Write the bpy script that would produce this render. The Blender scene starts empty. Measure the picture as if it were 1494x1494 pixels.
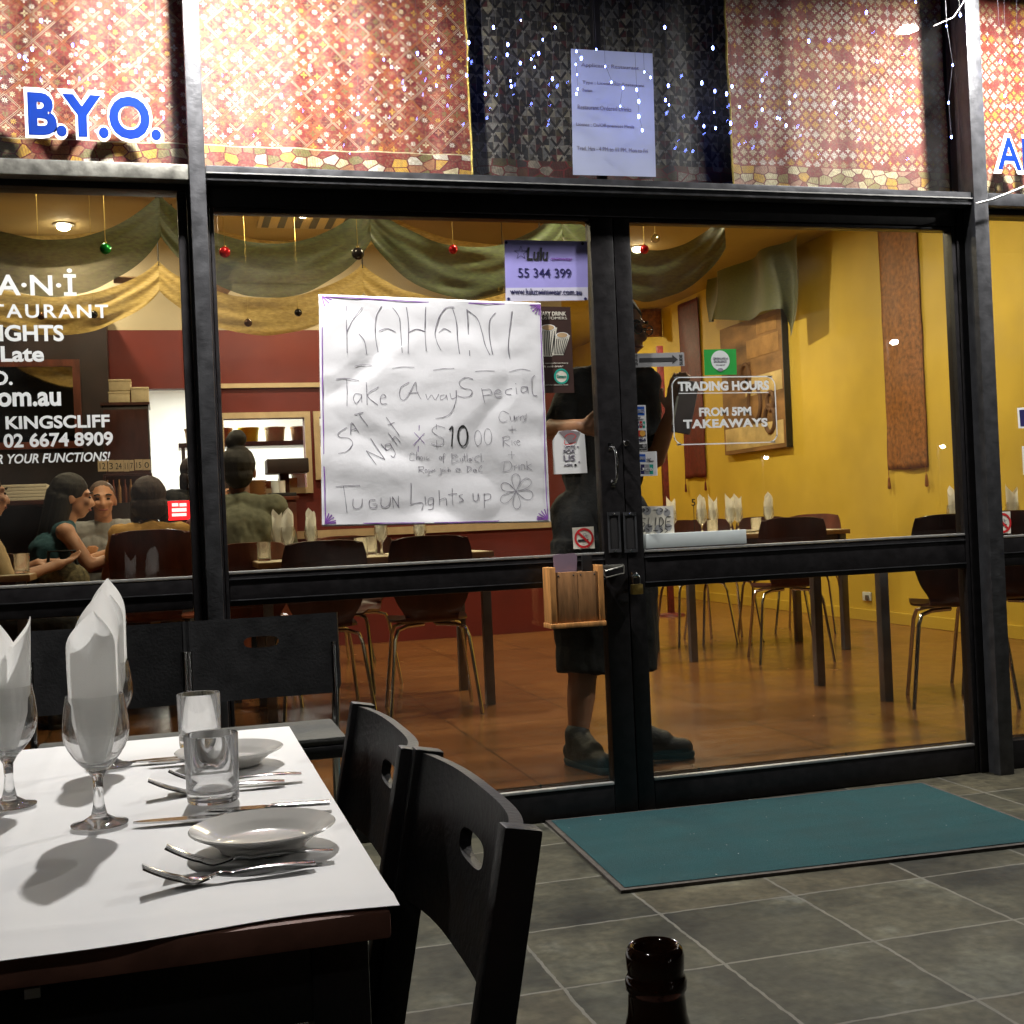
import bpy, bmesh, math, random
from mathutils import Vector, Matrix, noise
R = math.radians
S = bpy.context.scene
COL = S.collection
random.seed(11)

# ---------------------------------------------------------------- camera
EYE = Vector((0, 0, 1.05))
FPX, YAW, PIT, ROL = 1780.0, 0.27395, 0.006, 0.04373
_fw = Vector((math.sin(YAW)*math.cos(PIT), math.cos(YAW)*math.cos(PIT), math.sin(PIT)))
_rt = Vector((math.cos(YAW), -math.sin(YAW), 0))
_up = _rt.cross(_fw)
_c, _s = math.cos(ROL), math.sin(ROL)
_cx = _rt*_c - _up*_s
_cy = _rt*_s + _up*_c
cam_d = bpy.data.cameras.new('camera')
cam_d.sensor_fit = 'HORIZONTAL'; cam_d.sensor_width = 36; cam_d.lens = 36*FPX/1494
cam_d.clip_start = 0.02; cam_d.clip_end = 300
cam = bpy.data.objects.new('camera', cam_d); COL.objects.link(cam)
cam.matrix_world = Matrix(((_cx.x, _cy.x, -_fw.x, EYE.x), (_cx.y, _cy.y, -_fw.y, EYE.y), (_cx.z, _cy.z, -_fw.z, EYE.z), (0, 0, 0, 1)))
S.camera = cam

def ray(px, py):
    a, b = px-747, py-747
    return _fw + (_cx*a - _cy*b)/FPX
def A_y(px, py, y):
    d = ray(px, py); return EYE + d*(y/d.y)
def A_z(px, py, z):
    d = ray(px, py); return EYE + d*((z-EYE.z)/d.z)
def A_x(px, py, x):
    d = ray(px, py); return EYE + d*(x/d.x)

# ---------------------------------------------------------------- world (night) and exposure
W = bpy.data.worlds.new('World'); S.world = W; W.use_nodes = True
wn = W.node_tree; wn.nodes.clear()
sky = wn.nodes.new('ShaderNodeTexSky'); sky.sky_type = 'NISHITA'; sky.sun_disc = False
sky.sun_elevation = R(-6); sky.sun_rotation = R(160)
bg = wn.nodes.new('ShaderNodeBackground'); bg.inputs['Strength'].default_value = 0.05
wo = wn.nodes.new('ShaderNodeOutputWorld')
wn.links.new(sky.outputs[0], bg.inputs[0]); wn.links.new(bg.outputs[0], wo.inputs[0])
S.view_settings.view_transform = 'Standard'; S.view_settings.look = 'None'
S.view_settings.exposure = 0; S.view_settings.gamma = 1
S.render.engine = 'CYCLES'
cy = S.cycles
cy.use_denoising = True; cy.max_bounces = 10; cy.transparent_max_bounces = 24
cy.diffuse_bounces = 4; cy.glossy_bounces = 5; cy.transmission_bounces = 10
cy.sample_clamp_indirect = 4; cy.caustics_reflective = False; cy.caustics_refractive = True
cy.blur_glossy = 0.5

OUT_W = 84     # outdoor downlights
IN_W = 47      # indoor downlights
KIT_W = 165    # kitchen tube light

# ---------------------------------------------------------------- materials
def new_mat(name):
    m = bpy.data.materials.new(name); m.use_nodes = True
    nt = m.node_tree
    return m, nt, nt.nodes['Principled BSDF']
def pm(name, col, rough=.5, metal=0., var=.18, scale=14., bump=0., bscale=None, spec=.5, trans=0., ior=1.45, coat=0., stretch=None, rvar=0.):
    m, nt, p = new_mat(name)
    tc = nt.nodes.new('ShaderNodeTexCoord'); src = tc.outputs['Object']
    if stretch:
        mp = nt.nodes.new('ShaderNodeMapping'); mp.inputs['Scale'].default_value = stretch
        nt.links.new(src, mp.inputs[0]); src = mp.outputs[0]
    nz = nt.nodes.new('ShaderNodeTexNoise'); nz.inputs['Scale'].default_value = scale; nz.inputs['Detail'].default_value = 6
    nt.links.new(src, nz.inputs['Vector'])
    cr = nt.nodes.new('ShaderNodeValToRGB')
    lo = [max(0, c*(1-var)) for c in col]; hi = [min(1, c*(1+var)) for c in col]
    cr.color_ramp.elements[0].position = .3; cr.color_ramp.elements[0].color = (*lo, 1)
    cr.color_ramp.elements[1].position = .7; cr.color_ramp.elements[1].color = (*hi, 1)
    nt.links.new(nz.outputs[0], cr.inputs[0]); nt.links.new(cr.outputs[0], p.inputs['Base Color'])
    p.inputs['Roughness'].default_value = rough; p.inputs['Metallic'].default_value = metal
    p.inputs['Specular IOR Level'].default_value = spec; p.inputs['IOR'].default_value = ior
    p.inputs['Transmission Weight'].default_value = trans; p.inputs['Coat Weight'].default_value = coat
    if rvar:
        mr = nt.nodes.new('ShaderNodeMapRange'); mr.inputs['To Min'].default_value = rough-rvar; mr.inputs['To Max'].default_value = rough+rvar
        nt.links.new(nz.outputs[0], mr.inputs[0]); nt.links.new(mr.outputs[0], p.inputs['Roughness'])
    if bump:
        n2 = nt.nodes.new('ShaderNodeTexNoise'); n2.inputs['Scale'].default_value = bscale or scale*4; n2.inputs['Detail'].default_value = 5
        nt.links.new(src, n2.inputs['Vector'])
        b = nt.nodes.new('ShaderNodeBump'); b.inputs['Strength'].default_value = bump; b.inputs['Distance'].default_value = .01
        nt.links.new(n2.outputs[0], b.inputs['Height']); nt.links.new(b.outputs[0], p.inputs['Normal'])
    return m
def emit(name, col, s):
    m, nt, p = new_mat(name)
    p.inputs['Base Color'].default_value = (*col, 1)
    p.inputs['Emission Color'].default_value = (*col, 1); p.inputs['Emission Strength'].default_value = s
    return m
def pane_mat(name, tint=(1, 1, 1), refl=1.0, dirt=.03):
    m = bpy.data.materials.new(name); m.use_nodes = True; nt = m.node_tree; nt.nodes.clear()
    o = nt.nodes.new('ShaderNodeOutputMaterial'); mx = nt.nodes.new('ShaderNodeMixShader')
    t = nt.nodes.new('ShaderNodeBsdfTransparent'); g = nt.nodes.new('ShaderNodeBsdfGlossy')
    t.inputs[0].default_value = (*tint, 1); g.inputs['Roughness'].default_value = .005
    lw = nt.nodes.new('ShaderNodeLayerWeight'); lw.inputs[0].default_value = .5
    pw = nt.nodes.new('ShaderNodeMath'); pw.operation = 'POWER'; pw.inputs[1].default_value = 5
    ma = nt.nodes.new('ShaderNodeMath'); ma.operation = 'MULTIPLY_ADD'; ma.inputs[1].default_value = .96; ma.inputs[2].default_value = .04*refl
    nt.links.new(lw.outputs['Facing'], pw.inputs[0]); nt.links.new(pw.outputs[0], ma.inputs[0]); nt.links.new(ma.outputs[0], mx.inputs[0])
    nt.links.new(t.outputs[0], mx.inputs[1]); nt.links.new(g.outputs[0], mx.inputs[2])
    # faint smears of grime on the glass
    tc = nt.nodes.new('ShaderNodeTexCoord'); nz = nt.nodes.new('ShaderNodeTexNoise'); nz.inputs['Scale'].default_value = 2.2; nz.inputs['Detail'].default_value = 7
    cr = nt.nodes.new('ShaderNodeMapRange'); cr.inputs['From Min'].default_value = .45; cr.inputs['From Max'].default_value = .8; cr.inputs['To Max'].default_value = dirt
    df = nt.nodes.new('ShaderNodeBsdfDiffuse'); df.inputs[0].default_value = (.5, .5, .48, 1); m2 = nt.nodes.new('ShaderNodeMixShader')
    nt.links.new(tc.outputs['Object'], nz.inputs['Vector']); nt.links.new(nz.outputs[0], cr.inputs[0]); nt.links.new(cr.outputs[0], m2.inputs[0])
    nt.links.new(mx.outputs[0], m2.inputs[1]); nt.links.new(df.outputs[0], m2.inputs[2]); nt.links.new(m2.outputs[0], o.inputs[0])
    return m
def glass_mat(name, clear=.08, tint=(1, 1, 1)):
    m = bpy.data.materials.new(name); m.use_nodes = True; nt = m.node_tree; nt.nodes.clear()
    o = nt.nodes.new('ShaderNodeOutputMaterial'); mx = nt.nodes.new('ShaderNodeMixShader'); mx.inputs[0].default_value = clear
    g = nt.nodes.new('ShaderNodeBsdfGlass'); g.inputs['IOR'].default_value = 1.47; g.inputs['Roughness'].default_value = 0; g.inputs[0].default_value = (*tint, 1)
    t = nt.nodes.new('ShaderNodeBsdfTransparent'); t.inputs[0].default_value = (.97, .98, .98, 1)
    nt.links.new(g.outputs[0], mx.inputs[1]); nt.links.new(t.outputs[0], mx.inputs[2]); nt.links.new(mx.outputs[0], o.inputs[0])
    return m

class NX:
    """tiny node-expression builder"""
    def __init__(s, m):
        s.nt = m.node_tree
    def M(s, op, *a):
        n = s.nt.nodes.new('ShaderNodeMath'); n.operation = op
        for i, v in enumerate(a):
            if isinstance(v, (int, float)): n.inputs[i].default_value = v
            else: s.nt.links.new(v, n.inputs[i])
        return n.outputs[0]
    def xyz(s, kind='Object'):
        tc = s.nt.nodes.new('ShaderNodeTexCoord'); sp = s.nt.nodes.new('ShaderNodeSeparateXYZ')
        s.nt.links.new(tc.outputs[kind], sp.inputs[0]); s.vec = tc.outputs[kind]
        return sp.outputs
    def noise(s, vec, scale, detail=4):
        n = s.nt.nodes.new('ShaderNodeTexNoise'); n.inputs['Scale'].default_value = scale; n.inputs['Detail'].default_value = detail
        s.nt.links.new(vec, n.inputs['Vector']); return n.outputs[0]
    def comb(s, x, y, z=0.):
        n = s.nt.nodes.new('ShaderNodeCombineXYZ')
        for i, v in enumerate((x, y, z)):
            if isinstance(v, (int, float)): n.inputs[i].default_value = v
            else: s.nt.links.new(v, n.inputs[i])
        return n.outputs[0]
    def hash(s, x, y, z=0.):
        n = s.nt.nodes.new('ShaderNodeTexWhiteNoise'); n.noise_dimensions = '3D'
        s.nt.links.new(s.comb(x, y, z), n.inputs['Vector']); return n.outputs['Value']
    def ramp(s, f, cols, const=True):
        n = s.nt.nodes.new('ShaderNodeValToRGB'); r = n.color_ramp
        if const: r.interpolation = 'CONSTANT'
        for i, c in enumerate(cols):
            pos = i/len(cols) if const else i/(len(cols)-1)
            e = r.elements[i] if i < 2 else r.elements.new(pos)
            e.position = pos; e.color = (*c, 1)
        s.nt.links.new(f, n.inputs[0]); return n.outputs[0]
    def mix(s, f, a, b):
        n = s.nt.nodes.new('ShaderNodeMix'); n.data_type = 'RGBA'
        for sock, v in ((n.inputs[0], f), (n.inputs[6], a), (n.inputs[7], b)):
            if isinstance(v, tuple): sock.default_value = (*v, 1)
            elif isinstance(v, (int, float)): sock.default_value = v
            else: s.nt.links.new(v, sock)
        return n.outputs[2]
    def mul(s, a, b):
        o = s.mix(1., a, b); o.node.blend_type = 'MULTIPLY'; return o
    def fr(s, a): return s.M('FRACT', a)
    def ctr(s, a): return s.M('SUBTRACT', s.M('FRACT', a), .5)

RED, DRED, RUST = (.27, .036, .032), (.16, .012, .016), (.36, .10, .035)
CREAM, YEL, WHT, OLV = (.78, .68, .42), (.72, .42, .06), (.85, .8, .68), (.2, .18, .06)
def border(n, x, z, cols):
    vo = n.nt.nodes.new('ShaderNodeTexVoronoi'); vo.voronoi_dimensions = '2D'; vo.inputs['Scale'].default_value = 1; vo.inputs['Randomness'].default_value = .75
    ve = n.nt.nodes.new('ShaderNodeTexVoronoi'); ve.voronoi_dimensions = '2D'; ve.feature = 'DISTANCE_TO_EDGE'; ve.inputs['Scale'].default_value = 1; ve.inputs['Randomness'].default_value = .75
    v = n.comb(n.M('MULTIPLY', x, 21), n.M('MULTIPLY', z, 33))
    n.nt.links.new(v, vo.inputs['Vector']); n.nt.links.new(v, ve.inputs['Vector'])
    sp = n.nt.nodes.new('ShaderNodeSeparateColor'); n.nt.links.new(vo.outputs['Color'], sp.inputs[0])
    c = n.ramp(sp.outputs[0], cols)
    hatch = n.M('GREATER_THAN', n.M('SINE', n.M('ADD', n.M('MULTIPLY', x, 700), n.M('MULTIPLY', z, n.M('MULTIPLY', sp.outputs[1], 1500)))), .3)
    c = n.mix(n.M('MULTIPLY', hatch, .35), c, (.12, .04, .02))
    return n.mix(n.M('LESS_THAN', ve.outputs['Distance'], .055), c, DRED)
def petal(n, fx, fz, r0, amp, k=8):
    th = n.M('ARCTAN2', fz, fx); rr = n.M('SQRT', n.M('ADD', n.M('MULTIPLY', fx, fx), n.M('MULTIPLY', fz, fz)))
    lim = n.M('MULTIPLY_ADD', n.M('COSINE', n.M('MULTIPLY', th, k)), amp, r0)
    return n.M('LESS_THAN', rr, lim), rr
def cloth_finish(m, n, p, col, x, z):
    # coarse hand weave: tiny off-colour threads and dye drift
    hw = n.hash(n.M('FLOOR', n.M('DIVIDE', x, .0062)), n.M('FLOOR', n.M('DIVIDE', z, .0048)), 5.)
    tc_ = n.ramp(hw, [(.10, .06, .03), (.30, .20, .11), (.20, .03, .03), (.34, .24, .12), (.16, .13, .06)])
    if m.name.startswith('cloth_dark'): tc_ = n.mix(.8, tc_, (.01, .01, .012))
    col = n.mix(n.M('MULTIPLY', n.M('GREATER_THAN', n.noise(n.vec, 95, 2), .48), .34), col, tc_)
    col = n.mul(col, n.ramp(n.noise(n.vec, 5, 5), [(.6, .6, .6), (.85, .83, .78), (1.05, 1.02, .98)], False))
    n.nt.links.new(col, p.inputs['Base Color'])
    p.inputs['Roughness'].default_value = .48; p.inputs['Specular IOR Level'].default_value = .35
    p.inputs['Sheen Weight'].default_value = .15
    w = n.M('MULTIPLY', n.M('SINE', n.M('MULTIPLY', x, 2600)), n.M('SINE', n.M('MULTIPLY', z, 2600)))
    b = n.nt.nodes.new('ShaderNodeBump'); b.inputs['Strength'].default_value = .25; b.inputs['Distance'].default_value = .002
    n.nt.links.new(w, b.inputs['Height']); n.nt.links.new(b.outputs[0], p.inputs['Normal'])
def cloth_lattice():
    m, nt, p = new_mat('cloth_lattice'); n = NX(m); x, _, z = n.xyz()
    P = .092
    u = n.M('ADD', n.M('DIVIDE', x, P), n.M('DIVIDE', z, P*.95)); v = n.M('SUBTRACT', n.M('DIVIDE', x, P), n.M('DIVIDE', z, P*.95))
    u2, v2 = n.M('MULTIPLY', u, 2), n.M('MULTIPLY', v, 2)
    cu, cv = n.M('FLOOR', u2), n.M('FLOOR', v2)
    h1, h2 = n.hash(cu, cv), n.hash(cv, cu, 3.)
    col = n.ramp(h2, [RED, (.33, .05, .04), DRED, (.34, .075, .035), RED])
    fu, fv = n.ctr(u2), n.ctr(v2)
    rx, rz = n.M('ADD', fu, fv), n.M('SUBTRACT', fu, fv)
    pet, rr = petal(n, rx, rz, .34, .17, 4)
    pet8, _ = petal(n, rx, rz, .33, .13, 8)
    sel = n.M('GREATER_THAN', h2, .5)
    pt = n.M('ADD', n.M('MULTIPLY', pet, sel), n.M('MULTIPLY', pet8, n.M('SUBTRACT', 1., sel)))
    fc = n.ramp(h1, [WHT, YEL, (.6, .48, .3), DRED, WHT, OLV, CREAM, (.5, .2, .12)])
    col = n.mix(pt, col, fc)
    col = n.mix(n.M('LESS_THAN', rr, .09), col, RUST)
    thin = n.M('MAXIMUM', n.M('LESS_THAN', n.M('ABSOLUTE', n.ctr(n.M('ADD', n.M('DIVIDE', x, P/2), .5))), .018), n.M('LESS_THAN', n.M('ABSOLUTE', n.ctr(n.M('ADD', n.M('DIVIDE', z, P*.95/2), .5))), .018))
    col = n.mix(n.M('MULTIPLY', thin, .6), col, RUST)
    for a, b in ((u, v), (v, u)):
        d = n.M('ABSOLUTE', n.ctr(n.M('ADD', a, .5)))
        ln = n.M('LESS_THAN', n.M('ABSOLUTE', n.M('SUBTRACT', d, .036)), .016)
        inner = n.M('LESS_THAN', d, .018)
        lc = n.ramp(n.hash(n.M('FLOOR', n.M('ADD', a, .5)), n.M('FLOOR', n.M('MULTIPLY', b, 2)), 9.), [(.66, .5, .34), (.6, .19, .04), (.62, .42, .28), (.5, .13, .04)])
        col = n.mix(inner, col, DRED); col = n.mix(ln, col, lc)
    bz = border(n, x, z, [RED, CREAM, OLV, YEL, RED, WHT, (.45, .2, .1)])
    col = n.mix(n.M('LESS_THAN', z, .075), col, bz)
    col = n.mix(n.M('LESS_THAN', n.M('ABSOLUTE', n.M('SUBTRACT', z, .077)), .002), col, CREAM)
    cloth_finish(m, n, p, col, x, z); return m
def cloth_star():
    m, nt, p = new_mat('cloth_star'); n = NX(m); x, _, z = n.xyz()
    g = .038
    col = n.ramp(n.hash(n.M('FLOOR', n.M('DIVIDE', x, g)), n.M('FLOOR', n.M('DIVIDE', z, g))), [RED, (.25, .022, .028), (.33, .05, .03), RED])
    for off, k in ((0., 0), (.5, 1)):
        ux, uz = n.M('ADD', n.M('DIVIDE', x, g), off), n.M('ADD', n.M('DIVIDE', z, g), off)
        fx, fz = n.ctr(ux), n.ctr(uz); cx, cz = n.M('FLOOR', ux), n.M('FLOOR', uz)
        h = n.hash(n.M('FLOOR', n.M('MULTIPLY', cx, .5)), cz, 2.+k)
        fc = n.ramp(h, [CREAM, YEL, WHT, (.5, .4, .2), CREAM, WHT, RED])
        if k == 0:
            a, rr = petal(n, fx, fz, .21, .21, 4)
            b, _ = petal(n, fx, fz, .19, .15, 8)
            msk = n.M('MAXIMUM', a, b)
            msk = n.M('MULTIPLY', msk, n.M('GREATER_THAN', n.M('MINIMUM', n.M('ABSOLUTE', fx), n.M('ABSOLUTE', fz)), .02))
        else:
            ax, az = n.M('ABSOLUTE', fx), n.M('ABSOLUTE', fz)
            msk = n.M('MULTIPLY', n.M('LESS_THAN', n.M('MINIMUM', ax, az), .06), n.M('LESS_THAN', n.M('MAXIMUM', ax, az), .24))
        col = n.mix(msk, col, fc)
    bz = border(n, x, z, [CREAM, (.5, .42, .2), RED, YEL, CREAM, (.34, .28, .1), (.55, .3, .2)])
    col = n.mix(n.M('LESS_THAN', z, .082), col, bz)
    col = n.mix(n.M('LESS_THAN', n.M('ABSOLUTE', n.M('SUBTRACT', z, .084)), .002), col, RED)
    cloth_finish(m, n, p, col, x, z); return m
def cloth_dark():
    m, nt, p = new_mat('cloth_dark'); n = NX(m); x, _, z = n.xyz()
    gx, gz = .053, .069; K = (.007, .006, .007)
    col = n.mix(0., K, K)
    for off, k in ((0., 0), (.5, 1)):
        ux, uz = n.M('ADD', n.M('DIVIDE', x, gx), off), n.M('ADD', n.M('DIVIDE', z, gz), off)
        fx, fz = n.ctr(ux), n.ctr(uz)
        d = n.M('ADD', n.M('ABSOLUTE', fx), n.M('ABSOLUTE', fz))
        face = n.M('ADD', n.M('MULTIPLY', n.M('GREATER_THAN', fx, 0.), 2.), n.M('GREATER_THAN', fz, 0.))
        h = n.hash(n.M('FLOOR', ux), n.M('FLOOR', uz), n.M('ADD', face, 7.*k))
        fc = n.ramp(h, [(.20, .19, .17), (.02, .02, .022), (.09, .085, .08), (.085, .015, .018), (.28, .25, .18), (.014, .014, .017), (.06, .05, .025), (.13, .13, .13)])
        fc = n.mix(n.M('LESS_THAN', n.M('ABSOLUTE', fx), .02), fc, (.2, .18, .15))
        col = n.mix(n.M('LESS_THAN', d, .40), col, fc)
        fx2, fz2 = n.M('SUBTRACT', n.M('ABSOLUTE', fx), .42), n.M('ADD', fz, .1)
        sm = n.M('LESS_THAN', n.M('ADD', n.M('ABSOLUTE', fx2), n.M('ABSOLUTE', fz2)), .085)
        col = n.mix(sm, col, (.22, .21, .19))
    bz = border(n, x, z, [(.24, .21, .16), (.06, .012, .012), (.03, .03, .036), (.28, .25, .2), (.11, .05, .03), (.08, .07, .03)])
    col = n.mix(n.M('LESS_THAN', z, .08), col, bz)
    cloth_finish(m, n, p, col, x, z); return m
def paving_mat():
    m, nt, p = new_mat('slate_paving'); n = NX(m); x, y, z = n.xyz()
    px_, py_, x0, y0 = .3925, .386, 1.195, 2.99
    wob = n.M('MULTIPLY', n.M('SUBTRACT', n.noise(n.vec, 16, 3), .5), .012)
    ux = n.M('DIVIDE', n.M('ADD', n.M('SUBTRACT', x, x0), wob), px_); uy = n.M('DIVIDE', n.M('ADD', n.M('SUBTRACT', y, y0), wob), py_)
    d = n.M('MINIMUM', n.M('SUBTRACT', .5, n.M('ABSOLUTE', n.ctr(ux))), n.M('SUBTRACT', .5, n.M('ABSOLUTE', n.ctr(uy))))
    h = n.hash(n.M('FLOOR', ux), n.M('FLOOR', uy))
    base = n.ramp(h, [(.042, .043, .035), (.028, .031, .028), (.056, .051, .038), (.036, .038, .034)])
    n1 = n.noise(n.vec, 6.5, 8); n2 = n.noise(n.vec, 34, 8)
    base = n.mix(n.M('MULTIPLY', n.M('GREATER_THAN', 0., 1.), 1.), base, base)
    blotch = n.ramp(n.M('MULTIPLY_ADD', n.M('SUBTRACT', n1, .5), 2.6, .5), [(.010, .011, .009), (.018, .018, .013), (.038, .036, .024), (.060, .055, .036), (.092, .092, .078)], False)
    n3 = n.noise(n.comb(n.M('ADD', x, n.M('MULTIPLY', h, 9.)), y, h), 2.3, 9)
    f3 = n.ramp(n.M('MULTIPLY_ADD', n.M('SUBTRACT', n3, .5), 3.4, .5), [(.45, .46, .47), (.8, .79, .72), (1.15, 1.12, .98), (1.7, 1.72, 1.62)], False)
    f4 = n.ramp(n.M('MULTIPLY_ADD', n.M('SUBTRACT', n2, .5), 2.6, .5), [(.62, .62, .62), (1.3, 1.3, 1.3)], False)
    base = n.mul(n.mul(n.mix(.45, base, blotch), f3), f4)
    scr = n.noise(n.comb(n.M('MULTIPLY', x, 3.), n.M('MULTIPLY', y, 22.)), 9, 3)
    base = n.mix(n.M('MULTIPLY', n.M('GREATER_THAN', scr, .72), .18), base, (.2, .2, .18))
    gm = n.M('LESS_THAN', d, n.M('MULTIPLY_ADD', n.noise(n.vec, 40, 3), .014, .0035))
    gcol = n.mix(n.noise(n.vec, 5, 4), (.045, .044, .037), (.175, .168, .145))
    base = n.mix(gm, base, gcol)
    nt.links.new(base, p.inputs['Base Color'])
    rg = n.M('MULTIPLY_ADD', n1, .35, .45); p.inputs['Specular IOR Level'].default_value = .3; nt.links.new(rg, p.inputs['Roughness'])
    hgt = n.M('ADD', n.M('MULTIPLY', n2, .35), n.M('MULTIPLY', n.M('SUBTRACT', 1., gm), .5))
    b = nt.nodes.new('ShaderNodeBump'); b.inputs['Strength'].default_value = .5; b.inputs['Distance'].default_value = .004
    nt.links.new(hgt, b.inputs['Height']); nt.links.new(b.outputs[0], p.inputs['Normal'])
    return m
def floor_mat():
    m, nt, p = new_mat('terracotta_floor'); n = NX(m); x, y, z = n.xyz()
    g = .6
    ux = n.M('DIVIDE', n.M('SUBTRACT', x, .61), g); uy = n.M('DIVIDE', y, g)
    d = n.M('MINIMUM', n.M('SUBTRACT', .5, n.M('ABSOLUTE', n.ctr(ux))), n.M('SUBTRACT', .5, n.M('ABSOLUTE', n.ctr(uy))))
    h = n.hash(n.M('FLOOR', ux), n.M('FLOOR', uy))
    c = n.ramp(h, [(.235, .100, .031), (.26, .112, .035), (.215, .09, .029)])
    c = n.mix(n.M('MULTIPLY', n.noise(n.vec, 5, 7), .65), c, (.13, .048, .014))
    c = n.mix(n.M('LESS_THAN', d, .006), c, (.03, .025, .01))
    nt.links.new(c, p.inputs['Base Color'])
    nt.links.new(n.M('MULTIPLY_ADD', n.noise(n.vec, 9, 5), .2, .13), p.inputs['Roughness'])
    return m
def mat_carpet():
    m, nt, p = new_mat('green_carpet'); n = NX(m); x, y, z = n.xyz()
    a = n.noise(n.vec, 420, 3); b = n.noise(n.vec, 7, 8); st = n.noise(n.comb(n.M('MULTIPLY', x, 1.2), n.M('MULTIPLY', y, 9.)), 1.5, 4)
    c = n.ramp(a, [(.007, .028, .033), (.026, .076, .084), (.055, .135, .145)], False)
    c = n.mix(n.M('MULTIPLY', n.M('MULTIPLY_ADD', n.M('SUBTRACT', b, .5), 3., .5), .5), c, (.035, .062, .066))
    c = n.mix(n.M('MULTIPLY', st, .35), c, (.008, .026, .029))
    sp = n.M('GREATER_THAN', n.noise(n.vec, 60, 2), .77)
    c = n.mix(sp, c, (.4, .4, .38))
    nt.links.new(c, p.inputs['Base Color']); p.inputs['Roughness'].default_value = .95; p.inputs['Specular IOR Level'].default_value = .1
    bp = nt.nodes.new('ShaderNodeBump'); bp.inputs['Strength'].default_value = .9; bp.inputs['Distance'].default_value = .006
    nt.links.new(a, bp.inputs['Height']); nt.links.new(bp.outputs[0], p.inputs['Normal'])
    return m
def drape_mat(name, c0, c1, alpha):
    m, nt, p = new_mat(name); n = NX(m); x, y, z = n.xyz()
    a = n.noise(n.comb(n.M('MULTIPLY', x, 30.), n.M('MULTIPLY', y, 30.), n.M('MULTIPLY', z, 95.)), 1, 6)
    c = n.ramp(a, [c0, c0, tuple((q+r)/2 for q, r in zip(c0, c1)), c1, c1], False)
    nt.links.new(c, p.inputs['Base Color']); p.inputs['Roughness'].default_value = .6; p.inputs['Alpha'].default_value = alpha
    p.inputs['Sheen Weight'].default_value = .4
    p.inputs['Specular IOR Level'].default_value = .6
    return m

M = {}
M['frame'] = pm('dark_aluminium', (.011, .010, .011), .40, .0, .3, 30, .08, 60, spec=.32, rvar=.1)
M['frame_grey'] = pm('worn_grey_aluminium', (.060, .061, .066), .36, .35, .3, 22, .1, 90, rvar=.12)
M['frame_bare'] = pm('scuffed_bare_aluminium', (.23, .225, .20), .36, .6, .4, 26, .1, 80, rvar=.12)
M['bead'] = pm('pale_glazing_bead', (.34, .34, .33), .4, .3, .2, 40)
M['pane'] = pane_mat('window_glass', (.92, .93, .92), 1.3, .035)
M['pane_up'] = pane_mat('transom_glass', (.95, .96, .96), 1.0, .03)
M['lattice'] = cloth_lattice(); M['star'] = cloth_star(); M['darkcloth'] = cloth_dark()
M['gold'] = pm('gold_trim', (.62, .45, .10), .35, .5, .35, 60, .4)
M['paving'] = paving_mat(); M['floor'] = floor_mat(); M['carpet'] = mat_carpet()
M['mat_edge'] = pm('rubber_edge', (.055, .047, .042), .8, 0, .3, 40, .3)
M['paper'] = pm('white_paper', (.80, .80, .80), .6, 0, .03, 8)
M['poster'] = pm('poster_paper', (.80, .80, .83), .55, 0, .025, 4, .12, 18)
M['ink'] = pm('grey_ink', (.22, .205, .25), .6, 0, .3, 60)
M['black_ink'] = pm('black_ink', (.02, .02, .022), .6)
M['purple_ink'] = pm('purple_ink', (.27, .10, .45), .6, 0, .3, 50)
M['vinyl'] = pm('white_vinyl', (.78, .80, .80), .45, 0, .04)
M['blue'] = pm('blue_vinyl', (.0005, .022, .19), .7, 0, .12, spec=.15)
M['navy'] = pm('navy_ink', (.02, .018, .10), .5)
M['lav'] = pm('bluelit_lavender_paper', (.36, .33, .74), .5, 0, .05)  # lavender made brighter to carry the blue light falling on it
M['lavwhite'] = pm('pale_lavender_paper', (.62, .61, .74), .5, 0, .05)
M['bluelit_paper'] = pm('bluelit_notice_paper', (.42, .46, .60), .55, 0, .03)  # blue cast of the fairy lights painted into the paper colour
M['green'] = pm('green_sticker', (.02, .33, .05), .45, 0, .06)
M['greensticker_pale'] = pm('sticker_disc', (.66, .70, .70), .5, 0, .05)
M['silver'] = pm('silver_sticker', (.40, .40, .41), .4, .3, .08)
M['amblue'] = pm('card_blue', (.015, .10, .50), .4)
M['cardred'] = pm('card_red', (.55, .03, .03), .4)
M['cardyel'] = pm('card_amber', (.75, .38, .06), .4)
M['cardgreen'] = pm('card_green', (.02, .35, .27), .4)
M['signred'] = pm('sign_red', (.60, .025, .03), .45)
M['signcream'] = pm('sign_cream', (.72, .68, .58), .5)
M['brownposter'] = pm('brown_poster', (.045, .022, .018), .45, 0, .15)
M['coffee'] = pm('milky_coffee', (.50, .34, .18), .5)
M['chrome'] = pm('chrome', (.62, .62, .62), .14, 1, .05)
M['steel'] = pm('cutlery_steel', (.60, .60, .60), .12, 1, .08, 40)
M['brass'] = pm('brass', (.56, .40, .12), .3, 1, .25, 50)
M['pine'] = pm('orange_pine', (.50, .23, .07), .55, 0, .4, 9, .2, 30, stretch=(6, 6, .8))
M['pine2'] = pm('brown_pine', (.30, .145, .055), .55, 0, .35, 9, .2, 30, stretch=(6, 6, .8))
M['leaflet'] = pm('mauve_leaflet', (.25, .18, .24), .5, 0, .1)
M['black'] = pm('black_painted_wood', (.012, .012, .013), .42, 0, .3, 18, .12, 120, rvar=.08)
M['blackmetal'] = pm('black_metal', (.014, .014, .015), .45, 0, .3, 30)
M['padding'] = pm('charcoal_seat_pad', (.055, .055, .05), .7, 0, .2, 60, .3)
M['terracotta'] = pm('brown_table_edge', (.22, .10, .07), .6, 0, .35, 14, .15)
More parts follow.
